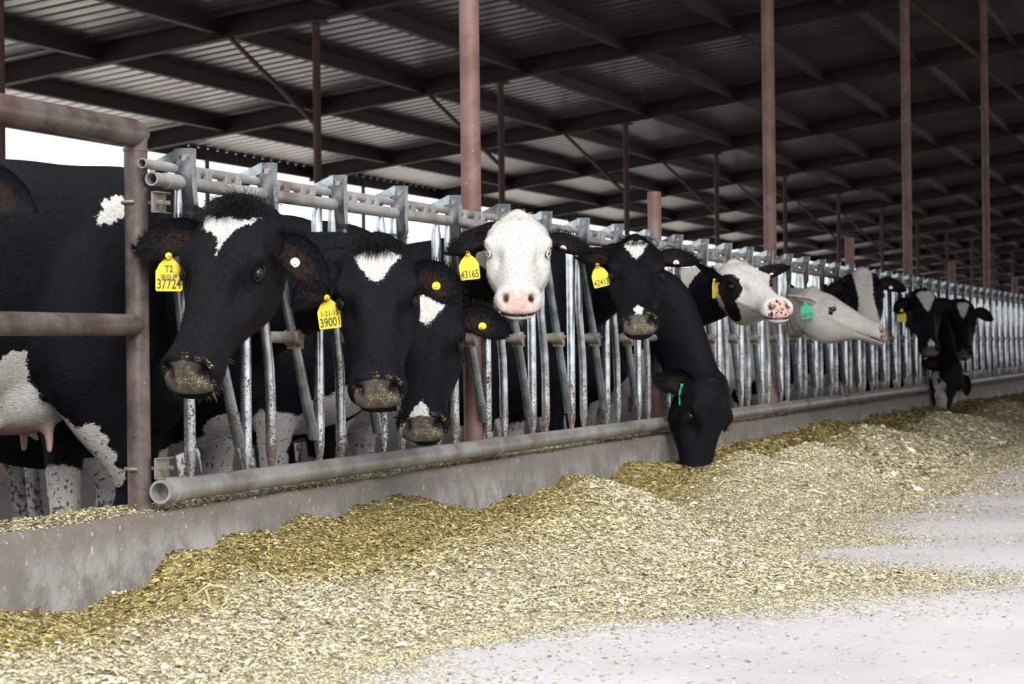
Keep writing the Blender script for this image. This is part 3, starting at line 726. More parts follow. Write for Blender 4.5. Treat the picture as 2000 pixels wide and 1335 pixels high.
def make_cow(name, label, neck_s, poll, Yh, Zh, heading=0.0, withers_y=.55, hs=1.0, vox=.009, seed=0, base=-.2, zwhite=.62, coat='coat_dark', face=None, blobs=(), hblobs=(),
             earang=((0, 0), (0, 0)), eye='eye', lid='lid', body_z=0.0, mid=None, hgt=1.045, tail=True, st=(0, 0, 0, 0), body_blobs=(), tags=(), pxb=(), fur=0, tuft=None, whisk=None, wear=None, skinw=None, orgw=None):
    """neck_s: x where the neck crosses the fence; heading deg: 0 = body square to the fence (facing -y)"""
    th = math.radians(heading); fwd = Vector((math.sin(th), -math.cos(th), 0)); lat = Vector((-math.cos(th), -math.sin(th), 0))   # lateral = cow's right
    org = Vector((neck_s, 0.02, FLOOR)) - fwd * (withers_y)
    if orgw is not None: org = Vector((orgw[0], orgw[1], FLOOR))
    root = empty(name, org)
    B = np.array([lat, fwd, Vector((0, 0, 1))])      # rows: cow axes in world
    Ow = np.array(org)
    def b2w(V): V = np.asarray(V, float) * hgt; return V @ B + Ow
    Xh = Yh.cross(Zh).normalized(); H = np.array([Xh, Yh, Zh]); Ph = np.array(poll)
    YS = np.array([1, .92, 1.])
    def h2w(V): return (np.asarray(V, float) * hs * YS) @ H + Ph
    def w2h(V): return ((V - Ph) @ H.T) / hs / YS
    parts = []
    v, f = head_geo(); parts.append((h2w(v), f))
    v, f = torso_geo(); parts.append((b2w(v), f))
    for sx, s_, fn in ((1, st[0], leg_front), (-1, st[1], leg_front), (1, st[2], leg_hind), (-1, st[3], leg_hind)):
        v, f = fn(sx, s_); parts.append((b2w(v), f))
    v, f = ell_geo((0, -1.12, .85), (.175, .24, .175)); parts.append((b2w(v), f))
    for tx, ty in ((.09, -1.02), (-.09, -1.02), (.08, -1.20), (-.08, -1.20)):
        v, f = tube_geo([(tx, ty, .74, .022, .022), (tx, ty, .66, .018, .018), (tx * 1.05, ty, .62, .013, .013)], 8, 3); parts.append((b2w(v), f))
    # neck
    a0 = b2w([(0, -.15, 1.08)])[0]; a1 = b2w([(0, .20, 1.07)])[0]; j = h2w([(0, .03, -.105)])[0]; j2 = h2w([(0, .12, -.11)])[0]
    cross = np.array([neck_s, 0.0, (a1[2] + j[2]) / 2 + .02]) if mid is None else np.array(mid)
    Lb, Lh = np.array(lat), np.array(Xh)
    if Lb @ Lh < -.2: Lh = Lb
    mm = a1 * .5 + cross * .5
    pts = [(*a0, .20, .30), (*a1, .165, .27), (*mm, .130, .225), (*cross, .105, .178), (*(cross * .35 + j * .65 + h2w([(0, -.06, -.02)])[0] * 0), .092, .15), (*j, .082, .115), (*j2, .06, .10)]
    lats = [tuple(Lb * (1 - u) + Lh * u) for u in np.linspace(0, 1, 40) ** 1.4]
    v, f = tube_geo(pts, 28, 7, lats); parts.append((v, f))
    V, Fc = merge(parts)
    co, fq, ed = remesh(V, Fc, vox)
    hd = w2h(co); ish = np.clip((hd[:, 1] - .0) / .08, 0, 1) * (np.abs(hd[:, 0]) < .2) * (hd[:, 1] < .65) * (hd[:, 2] < .1) * (hd[:, 2] > -.33)
    wt = (1 - ish * .93)[:, None]
    co = smooth(co, ed, 10 if vox > .01 else 12, wt)
    co = smooth(co, ed, 2, None)
    hd = sculpt_head(w2h(co)); co = h2w(hd)
    # muscle / skin folds on the body
    bl = ((co - Ow) @ B.T) / hgt
    # tail + ears appended
    extra = []; rest_e = []; ein = []
    if tail:
        v, f = tube_geo([(0, -1.62, 1.37, .04, .05), (0, -1.70, 1.33, .03, .035), (0, -1.735, 1.18, .024, .024), (.01, -1.72, .9, .018, .018), (.02, -1.72, .62, .016, .016), (.02, -1.73, .5, .03, .035), (.02, -1.72, .36, .028, .03), (.02, -1.72, .26, .008, .008)], 10, 4)
        extra.append((b2w(v), f)); ein.append(np.zeros(len(v)))
    ears = []
    for si, side in enumerate((1, -1)):
        up, fw = earang[si]
        v, f, e = ear_geo(side, .3, .55)
        piv = np.array([side * .095, .075, -.075]); q = v - piv
        q = q @ np.array(Matrix.Rotation(math.radians(-up * side), 3, 'Z')).T
        q = q @ np.array(Matrix.Rotation(math.radians(-fw * side), 3, 'Y')).T
        v = q + piv; ears.append(v); extra.append((h2w(v), f)); ein.append(e)
    n0 = len(co); eV, eF = merge(extra)
    allV = np.concatenate([co, eV]) - Ow
    hdv = w2h(allV + Ow); bl = (allV @ B.T) / hgt
    tri = fq.tolist() + [tuple(i + n0 for i in q) for q in eF]
    me = bpy.data.meshes.new(name); me.from_pydata(allV.tolist(), [], tri); me.update()
    me.materials.append(M[coat]); me.polygons.foreach_set('use_smooth', [True] * len(me.polygons))
    # ---- coat fields
    n = len(allV); x, y, z = hdv.T
    inhead = (y > -.02) & (y < .63) & (np.abs(x) < .34) & (z < .12) & (z > -.34); core = inhead & (np.abs(x) < .2)
    wf = sd_noise(bl, seed, 3.1) * .16 + base
    wf = np.maximum(wf, (zwhite - .12 + .1 * math.sin(seed * 2.3) - bl[:, 2]) * .8 + sd_noise(bl, seed + 5, 5) * .11)
    for (sg, c, r) in body_blobs:
        d = (1 - np.linalg.norm((bl - np.array(c)) / np.array(r), axis=1)) * min(r); wf = np.maximum(wf, d) if sg > 0 else np.minimum(wf, -d)
    nearhead = np.exp(-np.maximum(0, -y) / .25)
    if face is not None:
        wf = np.where(inhead, face['base'], wf)
        for pg in face.get('polys', ()):
            d = poly_sd(x, y, pg); d = np.where(z > -.12 if not face.get('deep') else z > -.4, d, -.05); wf = np.where(core, np.maximum(wf, d), wf)
    for (sg, c, r) in hblobs:
        d = (1 - np.linalg.norm((hdv - np.array(c)) / np.array(r), axis=1)) * min(r); d = np.where(y > -.8, d, -.1); wf = np.maximum(wf, d) if sg > 0 else np.minimum(wf, -d)
    iE = np.concatenate([np.zeros(n0)] + ein)
    if pxb:
        wc = allV[:n0] + Ow - np.array(cam.location); dz = wc @ np.array(view); qx = 1000 + F_PX * (wc @ np.array(R_IMG)) / dz; qy = 667.5 - F_PX * (wc @ np.array(U_IMG)) / dz
        for (sg, ax_, ay_, rr_) in pxb:
            c_ = np.hypot(qx - ax_, qy - ay_) < 12
            if not c_.any(): continue
            i_ = np.where(c_)[0][np.argmin(dz[c_])]; d = (rr_ - np.linalg.norm(allV - allV[i_], axis=1)) * .8
            wf = np.maximum(wf, d) if sg > 0 else np.minimum(wf, -d)
    if face is not None and 'ear' in face:
        eidx = np.arange(n) >= n0 + (len(ein[0]) if tail else 0); wf = np.where(eidx, face['ear'], wf)
    # muzzle skin mask
    sk = np.minimum(y - (.521 + np.abs(x) * .16), .058 - np.abs(x) + np.clip(-.06 - z, 0, .012)) * .8
    sk = np.where(z < -.112, -.02, sk); sk = np.where(core, sk, -.05)
    nos = np.where(core, np.exp(-(((np.abs(x) - .048) / .015) ** 2 + ((y - .540) / .024) ** 2 + ((z + .066) / .021) ** 2)), 0)
    nos = np.maximum(nos, np.where(core, .9 * np.exp(-((z + .120) / .006) ** 2) * (y > .50), 0)) if face is None or not face.get('lips') else nos
    crumb = np.where(core, np.exp(-(np.maximum(0, np.sqrt(x ** 2 + (y - .54) ** 2 + (z + .07) ** 2) - .07) / .02) ** 2) * (wear or .8), 0)
    pink = np.exp(-(np.linalg.norm((bl - np.array([0, -1.12, .66])) / np.array([.16, .22, .085]), axis=1)) ** 4)
    for nm, arr in (('white', wf), ('skin', sk), ('nostril', nos), ('crumb', crumb), ('pink', pink), ('earin', iE)):
        at = me.attributes.new(nm, 'FLOAT', 'POINT'); at.data.foreach_set('value', np.ascontiguousarray(arr, np.float32))
    rest = np.where(inhead[:, None], hdv, bl + 5); at = me.attributes.new('rest', 'FLOAT_VECTOR', 'POINT'); at.data.foreach_set('vector', np.ascontiguousarray(rest, np.float32).ravel())
    body = link(bpy.data.objects.new('body', me), root)
    tag(root, label, 'cow', 'dairy cows at the feed fence')
    # ---- eyes
    hm = Matrix((Xh, Yh, Zh)).transposed().to_4x4(); hm = Matrix.Translation(Vector(poll) - org) @ hm @ Matrix.Scale(hs, 4)
    hc = hdv[:n0]; eyes = {}
    for side in (1, -1):
        nrm = np.array([side * .80, .12, .58]); nrm /= np.linalg.norm(nrm); c0 = np.array([side * .06, .190, -.085])
        rel = hc - c0; pr = rel @ nrm; dist = np.linalg.norm(rel - pr[:, None] * nrm, axis=1); pr = pr[(dist < .010) & (pr > 0)]; top = pr.max() if len(pr) else .07
        c = c0 + nrm * (top - .0060); N = Vector(nrm); Yy = (Vector((0, 1, 0)) - N * N.y).normalized(); Xx = Yy.cross(N)
        ml = hm @ Matrix.Translation(Vector(c * YS)) @ Matrix((N, Yy, Xx.cross(N) * 0 + N.cross(Yy))).transposed().to_4x4()
        b = MB(); v, f = ell_geo((0, 0, 0), (.0165, .0205, .0185), 12); b.add(v, f)
        ml = ml @ Matrix.Diagonal((1, 1, .68 if lid == 'lid_pink' else .88, 1))
        e = b.build('eye', M[eye], root); e.matrix_local = ml
        b = MB()
        for (sg, amp) in ((1, .0145), (-1, .0130)):
            pts = []
            for a in np.linspace(0, math.pi, 13):
                yy = -.0245 * math.cos(a); zz = sg * amp * math.sin(a); rr = max(0, 1 - (yy / .027) ** 2 - (zz / .022) ** 2)
                pts.append((.0165 * math.sqrt(rr) - .0012, yy, zz))
            b.tube(pts, [.0025] + [.0043] * 11 + [.0025], 8)
        l = b.build('eyelid', M[lid], root); l.matrix_local = ml @ Matrix.Scale(.93 if lid == 'lid_pink' else 1, 4); eyes[side] = ml
    lr = []; ld = []
    for side in (1, -1):
        ml = eyes[side]; up = -1 if (ml.to_3x3() @ Vector((0, 0, 1))).dot(Zh) < 0 else 1
        for a in np.linspace(.45, 2.7, 30):
            lr.append(tuple(ml @ Vector((.016, -.022 * math.cos(a), up * .0155 * math.sin(a))))); ld.append(tuple(ml.to_3x3() @ Vector((.9, -.3 * math.cos(a), up * .55))))
    wl = face is not None and face['base'] > 0
    strands('eyelash', lr, ld, .024, .0006, M['hair_w' if wl and lid == 'lid_pink' else 'hair_b'], root, .5, .12, 3, seed)
    # ear fringe
    for si, side in enumerate((1, -1)):
        v = ears[si]; n_, m_ = 22, 15; roots = []; ds = []; rr = np.random.default_rng(seed + si)
        for _ in range(1700 if vox < .01 else 260):
            i = rr.integers(1, n_); jj = rr.choice([0, 1, m_ - 2, m_ - 1]) if rr.random() < .6 else rr.integers(2, m_ - 2); p = v[i * m_ + jj]; c = v[i * m_ + m_ // 2]
            base_ = v[m_ // 2]; roots.append(h2w([p])[0] - Ow); d = (p - c) * (10 if jj in (0, 1, m_ - 2, m_ - 1) else 0) + (c - base_) * 2 + np.array([0, 0, .5]); ds.append(d @ H)
        wh = face is not None and face.get('ear', -1) > 0
        strands('ear_hair', roots, ds, .021 if vox < .0095 and not name.endswith('x') else .016, .0008, M['hair_w' if wh else 'hair_b'], root, .3, .3, 3, seed + 3 + si)
    # chin and muzzle whiskers
    rr = np.random.default_rng(seed + 9); roots = []; ds = []
    for _ in range(150 if vox < .01 else 50):
        a = rr.uniform(-1, 1); yy = rr.uniform(.44, .57); p = np.array([a * .062, yy, -.150 + .03 * abs(a)]) ; roots.append(h2w([p])[0] - Ow); ds.append(np.array([a * .9, .3 + (yy - .5) * 5, -.9]) @ H)
    strands('whiskers', roots, ds, .030, .00045, M['hair_w' if wl else 'hair_t'], root, .4, .35, 3, seed + 8)
    if fur:
        fc_ = fq[(hdv[fq[:, 0], 1] > -.22) & (hdv[fq[:, 0], 1] < .53) & (sk[fq[:, 0]] < -.012)]; rf = np.random.default_rng(seed + 77)
        k_ = rf.integers(0, len(fc_), fur); q_ = fc_[k_]; u_ = rf.uniform(0, 1, (fur, 1)); v_ = rf.uniform(0, 1, (fur, 1))
        A_, B_, C_, D_ = (allV[q_[:, i]] for i in range(4)); pt = (A_ * (1 - u_) + B_ * u_) * (1 - v_) + (D_ * (1 - u_) + C_ * u_) * v_
        nn = np.cross(B_ - A_, D_ - A_); nn /= np.linalg.norm(nn, axis=1)[:, None]
        toN = np.array(Yh) * .85 + np.array([0, 0, -.35]); fl = toN - nn * (nn @ toN)[:, None]; fl /= (np.linalg.norm(fl, axis=1)[:, None] + 1e-6)
        vis = (nn @ np.array(T_IMG)) > -.35; wv = wf[q_[:, 0]]
        o = strands('short_fur', pt[vis], (fl + nn * .38)[vis], .0135, .00042, M['fur'], root, .05, .16, 3, seed + 78)
        at = o.data.attributes.new('w', 'FLOAT', 'POINT'); at.data.foreach_set('value', np.repeat((wv[vis] > 0).astype(np.float32), 12))
        at = o.data.attributes.new('r', 'FLOAT', 'POINT'); at.data.foreach_set('value', np.repeat(rf.uniform(0, 1, vis.sum()).astype(np.float32), 12))
    if tuft:
        cnt, ln, mt = tuft[:3]; roots = []; ds = []
        for _ in range(cnt):
            a = rr.normal() * .040; yy = rr.uniform(-.065, tuft[3] if len(tuft) > 3 else .045); zt = .03 - (a / .12) ** 2 * .05 - (.0 if yy > -.02 else (yy + .02) ** 2 * 20)
            roots.append(h2w([(a, yy, zt - .006)])[0] - Ow); ds.append(np.array([a * 8, .9 + rr.normal() * .35, .55]) @ H)
        strands('forelock', roots, ds, ln, .0009, M[mt], root, .5, .3, 5, seed + 20)
    # tags: (side, matrix-like spec)
    for tg in tags:
        side, kind, u, sh = tg['side'], tg['kind'], tg.get('u', .5), tg.get('text', '')
        v = ears[0 if side == 1 else 1]; p = h2w([v[int(u * 21) * 15 + tg.get('v', 7)]])[0]
        p2 = p - Ow + np.array(T_IMG) * tg.get('off', .02 if kind == 'tag' else .006)
        if kind == 'button':
            nrm = Vector(tg.get('n', T_IMG)).normalized(); b = MB(); b.tube([(0, 0, -.003), (0, 0, .003)], [.0145, .0135], 20); b.tube([(0, 0, .003), (0, 0, .006)], .005, 10)
            o = b.build('ear_button', tg['mat'], root); o.matrix_local = Matrix.Translation(p2) @ nrm.to_track_quat('Z', 'Y').to_matrix().to_4x4()
        else:
            nrm = Vector(tg.get('n', T_IMG)).normalized(); a = math.radians(tg.get('rot', 0)); dn = (-U_IMG * math.cos(a) + R_IMG * math.sin(a)); dn = (dn - nrm * dn.dot(nrm)).normalized()
            xx = (-dn).cross(nrm).normalized(); mw = Matrix((xx, -dn, nrm)).transposed().to_4x4()
            sc = tg.get('s', 1.05)
            ear_tag(root, Matrix.Translation(p2) @ mw @ Matrix.Scale(sc, 4) @ Matrix.Translation((0, -.024, 0)), tg['mat'], sh, tg.get('lines', ()), bend=tg.get('bend', .0))
    return root
# ------------------------------------------------------------------ the herd
BTN = lambda side, mat, u=.5, **k: dict(side=side, kind='button', mat=M[mat], u=u, **k)
TAG = lambda side, mat, text, u=.5, **k: dict(side=side, kind='tag', mat=M[mat], u=u, text=text, **k)
def cow_at(px, py, y, a, t, r, **k):
    Yh, Zh = frame_from(a, t, r); return make_cow('dairy_cow', poll=W(px, py, y), Yh=Yh, Zh=Zh, **k)
def scale(poly, sx, y0, sy): return [(x * sx, y0 + (y - .035) * sy) for x, y in poly]
heart = [(-.074, .050), (-.03, .035), (.0, .045), (.03, .035), (.072, .050), (.055, .10), (.018, .150), (0, .162), (-.014, .155), (-.055, .10)]
OPEN = lambda post, k: S0 + PAN * post + .03 + .605 * k + .43
# nearest head at the left
cow_at(460, 408, -.27, -17, 31, 28, label='black cow nearest the left post, white patch on forehead, yellow ear tag 37724', neck_s=OPEN(0, 0), heading=-20, seed=3, hs=1.04, pxb=[(1, 236, 770, .05), (1, 238, 830, .05), (1, 240, 890, .06), (1, 236, 950, .06), (1, 445, 860, .06), (1, 500, 860, .07)], fur=45000, base=-.3, zwhite=.62,
       face=dict(base=-.05, polys=[[(.085, .035), (.065, .018), (.040, .055), (.0, .045), (-.045, .060), (-.085, .035), (-.070, .065), (-.025, .115), (.0, .175), (.010, .12), (.060, .090)]], ear=-.05),
       tuft=(1300, .065, 'hair_b', .02), earang=((-4, 22), (-2, -38)), tags=[TAG(1, 'tag_y', '37724', .50, v=12, rot=0, lines=(('08-03-38', .015, -.032), ('T2', .026, -.012))), BTN(-1, 'tag_w', .45)])
cow_at(737, 480, -.31, 1, 34, 2, label='black cow with a white heart on the forehead and yellow ear tag 39001', neck_s=OPEN(0, 1), heading=-20, seed=4, hs=1.03, pxb=[(1, 445, 845, .08), (1, 500, 850, .09), (1, 560, 850, .08), (1, 600, 845, .08), (1, 640, 820, .09), (1, 470, 885, .09)], fur=45000, base=-.25, zwhite=.75,
       face=dict(base=-.05, polys=[heart], ear=-.05), tuft=(1000, .05, 'hair_b'), earang=((-14, 0), (-16, 0)),
       tags=[TAG(1, 'tag_y', '39001', .45, v=12, rot=8, lines=(('1-21-15', .022, -.026),)), BTN(-1, 'tag_y', .5)])
cow_at(836, 576, -.27, -2, 35, 4, label='black cow with lowered head, white forehead patch and white nose tip above the bottom rail', neck_s=OPEN(0, 3) - .08, heading=-12, seed=5, hs=1.0, pxb=[(1, 445, 845, .08), (1, 500, 850, .09), (1, 560, 850, .08), (1, 600, 845, .08), (1, 640, 820, .09), (1, 470, 885, .09), (1, 690, 800, .09), (1, 900, 790, .07), (1, 955, 720, .06)], fur=45000, base=-.25, zwhite=.75,
       face=dict(base=-.05, polys=[scale(heart, .95, .02, 1.0), [(-.02, .50), (0, .46), (.03, .50), (.045, .53), (0, .545), (-.03, .53)]], ear=-.05), hblobs=[(1, (.05, .545, -.11), (.04, .05, .05))], earang=((0, 0), (0, 5)), tags=[BTN(-1, 'tag_y', .5)])
cow_at(1012, 430, -.30, 0, 58, 0, label='cow with an all white face, pink nose, black ears and yellow ear tag 43165', neck_s=OPEN(0, 4) - .07, heading=-2, seed=6, hs=.97, fur=45000, coat='coat_pink', lid='lid_pink', base=-.25, zwhite=.7,
       face=dict(base=.05, ear=-.05), hblobs=[(1, (0, -.02, -.05), (.12, .10, .12)), (-1, (0, -.32, -.1), (.3, .24, .3)), (-1, (0, -.05, -.43), (.36, .32, .27))], tuft=(350, .025, 'hair_w'), earang=((-6, 0), (-4, 0)),
       tags=[TAG(1, 'tag_y', '43165', .60, v=11, rot=6), BTN(-1, 'tag_w', .45)])
cow_at(1240, 474, -.26, 0, 50, 1, label='black cow with a narrow white heart mark, white nose tip and yellow ear tag 42413', neck_s=OPEN(1, 2), heading=-10, seed=7, hs=1.0, fur=45000, zwhite=.7,
       face=dict(base=-.05, polys=[scale(heart, .78, .015, 1.05), [(-.02, .49), (0, .46), (.022, .49), (.02, .545), (-.012, .545)]], ear=-.05), tuft=(900, .03, 'hair_b'), earang=((0, 25), (8, 10)),
       tags=[TAG(1, 'tag_y', '42413', .52, v=11, rot=14), BTN(-1, 'tag_w', .5)])
g = W(1406, 748, -.36)
cow_at(1403, 748, -.36, -7, 12, -38, label='all black cow grazing with its head down on the feed, green ear tag', neck_s=OPEN(1, 4), heading=-6, seed=8, hs=1.08, mid=(OPEN(1, 4) - .02, -.02, .92), base=-.6, zwhite=.3,
       face=dict(base=-.05, ear=-.05), earang=((45, -60), (15, -80)), tags=[TAG(1, 'tag_g', '', .4, v=7, rot=0, n=tuple(R_IMG * .93 + T_IMG * .35))])
cow_at(1436, 520, -.34, 50, 60, -50, label='black and white cow with a black eye patch, spotted pink nose, head turned right', neck_s=OPEN(2, 0), heading=-4, seed=9, hs=1.0, coat='coat_spot', vox=.010,
       face=dict(base=.05, ear=-.05), base=.05, hblobs=[(-1, (.11, .17, -.075), (.06, .11, .085)), (-1, (.10, .22, -.17), (.05, .07, .09)), (-1, (.09, -.12, -.27), (.25, .14, .24)), (-1, (.10, .02, -.33), (.18, .12, .14)), (1, (.1, .05, -.2), (.05, .035, .12)), (1, (.13, .235, -.13), (.012, .012, .012))],
       tuft=(350, .03, 'hair_w'), earang=((50, 35), (0, 30)), tags=[TAG(1, 'tag_y', '', .35, v=7, n=tuple(R_IMG * .9 + T_IMG * .3), rot=20), BTN(-1, 'tag_w', .5)])
cow_at(1590, 570, -.24, 66, 24, -84, label='all white cow head in profile looking right, green ear tag 58175', neck_s=OPEN(3, 0), heading=0, seed=10, hs=1.04, coat='coat_spot', vox=.011,
       face=dict(base=.05, ear=.05), base=.4, hblobs=[(-1, (.08, -.12, -.16), (.03, .03, .03)), (-1, (.125, .205, -.075), (.02, .022, .013))], earang=((62, 0), (0, 0)), tags=[TAG(1, 'tag_g', '58175', .4, v=9, rot=10)], eye='eye_blue')
cow_at(1683, 533, -.28, 2, 44, 4, label='distant white-faced cow with black eye patches and black ears, behind the white profile head', neck_s=OPEN(3, 3), heading=-6, seed=11, hs=1.04, vox=.012, coat='coat_spot',
       face=dict(base=-.05, polys=[[(-.07, -.08), (.07, -.08), (.062, .1), (.05, .25), (.07, .4), (.1, .6), (-.1, .6), (-.07, .4), (-.05, .25), (-.062, .1)]], ear=-.05), hblobs=[(1, (0, -.03, 0), (.08, .07, .08))], tags=[BTN(-1, 'tag_w', .5)])
cow_at(1806, 572, -.28, 3, 30, -8, label='distant black cow with a white wedge on the forehead and yellow ear tag', neck_s=OPEN(4, 4) - .1, heading=-6, seed=12, hs=1.02, vox=.014,
       face=dict(base=-.05, polys=[scale(heart, 1.05, -.01, 1.6), [(-.03, .50), (0, .45), (.03, .50), (.03, .55), (-.03, .55)]], ear=-.05), earang=((-10, 10), (0, 0)), tags=[TAG(1, 'tag_y', '', .6, v=9)])
cow_at(1880, 592, -.28, -4, 28, 6, label='farthest black cow with a small white forehead mark and green ear tag', neck_s=OPEN(5, 3) - .05, heading=-6, seed=13, hs=1.0, vox=.014,
       face=dict(base=-.05, polys=[scale(heart, .8, .0, 1.4)], ear=-.05), tags=[TAG(1, 'tag_g', '', .4, v=11), BTN(1, 'tag_w', .7)])
cow_at(1868, 712, -.30, -14, 15, -25, label='distant black and white cow grazing with its head down on the feed', neck_s=OPEN(5, 1) - .1, heading=-4, seed=14, hs=1.02, vox=.013, mid=(OPEN(5, 1) - .1, -.02, .85),
       face=dict(base=-.05, ear=-.05), hblobs=[(1, (.02, -.1, -.30), (.1, .1, .16)), (1, (0, .35, -.2), (.08, .2, .08))], earang=((20, -10), (-25, 0)), pxb=[(1, 1816 + k * 3, 728 + k * 9, .055) for k in range(8)])
# cow standing behind the left pipe frame, hindquarters to the post
fw = Vector((-math.cos(math.radians(35)), math.sin(math.radians(35)), 0)); rp = Vector((6.90, .36, 0))
og = rp + fw * 1.60
Yn = (fw * .75 + Vector((0, 0, -.6))).normalized(); Zn = (Vector((0, 0, 1)) - Yn * Yn.z).normalized()
make_cow('dairy_cow', label='big black cow standing behind the left pipe rails, udder and hind legs to the post', neck_s=5, heading=math.degrees(math.atan2(fw.x, -fw.y)), poll=og + fw * .75 + Vector((0, 0, 1.62)), Yh=Yn, Zh=Zn, orgw=og,
         mid=og + fw * .5 + Vector((0, 0, 1.42)), hgt=1.065, seed=21, base=-.5, zwhite=.2, vox=.011, face=dict(base=-.05, ear=-.05), st=(0, 0, -.05, .10),
         tail=False, body_blobs=[(1, (0, -1.15, .68), (.22, .36, .13)), (1, (.2, -1.45, .3), (.12, .2, .5))],
         pxb=[(1, 206, 424, .014), (1, 214, 414, .026), (1, 213, 424, .020), (1, 236, 402, .034), (1, 226, 402, .030), (1, 240, 388, .030), (1, 178, 853, .032), (1, 190, 875, .04), (1, 203, 905, .042), (1, 213, 938, .038), (1, 30, 720, .05), (1, 22, 750, .07), (1, 45, 710, .03), (1, 8, 790, .09), (1, 50, 790, .06)])
cow_at(-190, 288, -.22, 0, 20, 0, label='black cow at the left edge, only its rounded ear in view above the middle rail', neck_s=4.75, heading=10, seed=22, hs=1.0, vox=.012, mid=(4.75, 0, 1.08), face=dict(base=-.05, ear=-.05), earang=((0, 0), (0, 0)))
# ------------------------------------------------------------------ feed along the curb
def mat_feed(name, chips):
    t = NT(name); p = t.geo('Position')
    dry = t.attr('dry')
    if chips: r = t.attr('rnd')
    else:
        v = t.new('ShaderNodeTexVoronoi', feature='F1'); v.inputs['Scale'].default_value = 90
        ds = t.new('ShaderNodeVectorMath', operation='ADD'); nz = t.new('ShaderNodeTexNoise'); nz.inputs['Scale'].default_value = 40; t.lk(p, nz.inputs[0]); t.lk(p, ds.inputs[0])
        sc = t.new('ShaderNodeVectorMath', operation='SCALE'); sc.inputs['Scale'].default_value = .05; t.lk(nz.outputs['Color'], sc.inputs[0]); t.lk(sc.outputs[0], ds.inputs[1]); t.lk(ds.outputs[0], v.inputs['Vector'])
        r = t.sep(v.outputs['Color'])[0]
    wet = t.ramp(r, [(0, (.060, .042, .012)), (.22, (.185, .135, .042)), (.45, (.31, .235, .08)), (.66, (.43, .34, .13)), (.80, (.27, .25, .075)), (.92, (.60, .48, .20)), (1, (.74, .67, .48))])
    dr = t.ramp(r, [(0, (.13, .095, .05)), (.2, (.38, .31, .21)), (.45, (.56, .49, .345)), (.65, (.66, .59, .45)), (.78, (.42, .45, .25)), (.9, (.76, .68, .52)), (1, (.86, .82, .75))])
    col = t.mix(dry, wet, dr)
    if not chips: col = t.mix(.35, col, (.10, .075, .03))
    nm = None
    if not chips: nm = t.bump(t.noise(p, 160, 3, .7), .8, .006)
    return t.out(col, .8, 0, nm, **{'Specular_IOR_Level': .25})
M['feed_chip'] = mat_feed('feed_chips', True); M['feed_base'] = mat_feed('feed_bed', False)
_sil = [(-200, 1225), (0, 1203), (60, 1197), (170, 1190), (220, 1150), (300, 1138), (330, 1092), (380, 1082), (440, 1036), (500, 1043), (545, 1052), (590, 1012), (640, 1028), (700, 988), (800, 984), (870, 990), (945, 1004), (962, 985), (1020, 970),
        (1090, 952), (1105, 930), (1160, 935), (1185, 948), (1230, 905), (1300, 910), (1345, 892), (1430, 868), (1480, 860), (1540, 848), (1610, 822), (1680, 826), (1705, 812), (1800, 800), (1850, 790), (1950, 776), (2000, 768)]
_sp = [W(px, py, CURB_F - .02) for px, py in _sil]
_sx = np.array([p.x for p in _sp] + [60, 120]); _sz = np.array([max(.0, p.z) for p in _sp] + [.08, .08])
_ex = [(3.0, 2.3), (4.0, 2.2), (4.76, 2.02), (5.37, 1.93), (5.89, 1.80), (6.27, 1.48), (6.75, 1.2), (7.24, .93), (7.45, 1.25), (7.8, 1.62), (8.2, 1.66), (8.5, 1.5), (8.72, 1.40), (9.0, 1.60), (10.0, 1.72), (11.5, 1.66), (13.3, 1.70), (17.5, 1.73), (22, 1.7), (30, 1.8), (120, 1.8)]
_exx = np.array([a for a, b in _ex]); _exd = np.array([b for a, b in _ex])
_mounds = [(1150, 940, -.92, .95, .46, .36), (1020, 1000, -.80, .7, .6, .34), (1440, 888, -.72, .62, .75, .32), (1690, 832, -.72, 1.1, 1.0, .38), (1570, 860, -.95, .7, .8, .3), (1840, 806, -.75, 1.3, 1.3, .38), (1950, 785, -.75, 1.8, 1.8, .4),
           (870, 1060, -.80, .55, .5, .32), (640, 1130, -.62, .6, .5, .3), (430, 1120, -.45, .35, .4, .22), (230, 1215, -.40, .4, .4, .2)]
_mp = []
for (px, py, y, sl, sr, sy) in _mounds:
    q = W(px, py, y); _mp.append((q.x, y, max(.02, q.z), sl, sr, sy))
def vnoise(x, y, f, seed):
    r = np.random.default_rng(seed); o = np.zeros_like(x)
    for k in range(14):
        a = r.uniform(0, 6.283); ff = f * r.uniform(.6, 1.6); o += np.sin((x * math.cos(a) + y * math.sin(a)) * ff + r.uniform(0, 6.283))
    return o / 14 ** .5
def feed_h(x, y):
    D = y + RAIL_D; De = np.interp(x, _exx, _exd) + vnoise(x, y * 0, 5, 5) * .03; Dc = RAIL_D + CURB_F
    t = np.clip((D - De) / (Dc - De), 0, 1.05)
    hc = np.interp(x, _sx, _sz)
    near = np.exp(-((Dc - D) / .30) ** 2)
    base = hc * near + (1 - near) * .045 * np.clip(t * 3, 0, 1) * np.clip(t * 2 + .2, 0, 1)
    m = np.zeros_like(x)
    for (mx, my, mh, sl, sr, sy) in _mp:
        dx = x - mx; s = np.where(dx < 0, sl, sr); dy = (y - my) / np.where(y < my, sy * 1.15, sy * .8)
        m = np.maximum(m, mh * np.exp(-(np.sqrt((dx / s) ** 2 + dy ** 2 + .02)) ** 1.7))
    h = (base ** 3 + (m * np.clip(t * 5, 0, 1)) ** 3) ** (1 / 3.)
    env = np.clip(t * 6, 0, 1)
    h = h + env * (vnoise(x, y, 9, 1) * .012 + vnoise(x, y, 26, 2) * .006 + vnoise(x, y, 70, 3) * .003)
    h = np.where(t <= 0, -.012, h * 1.0 + .002)
    return h, t
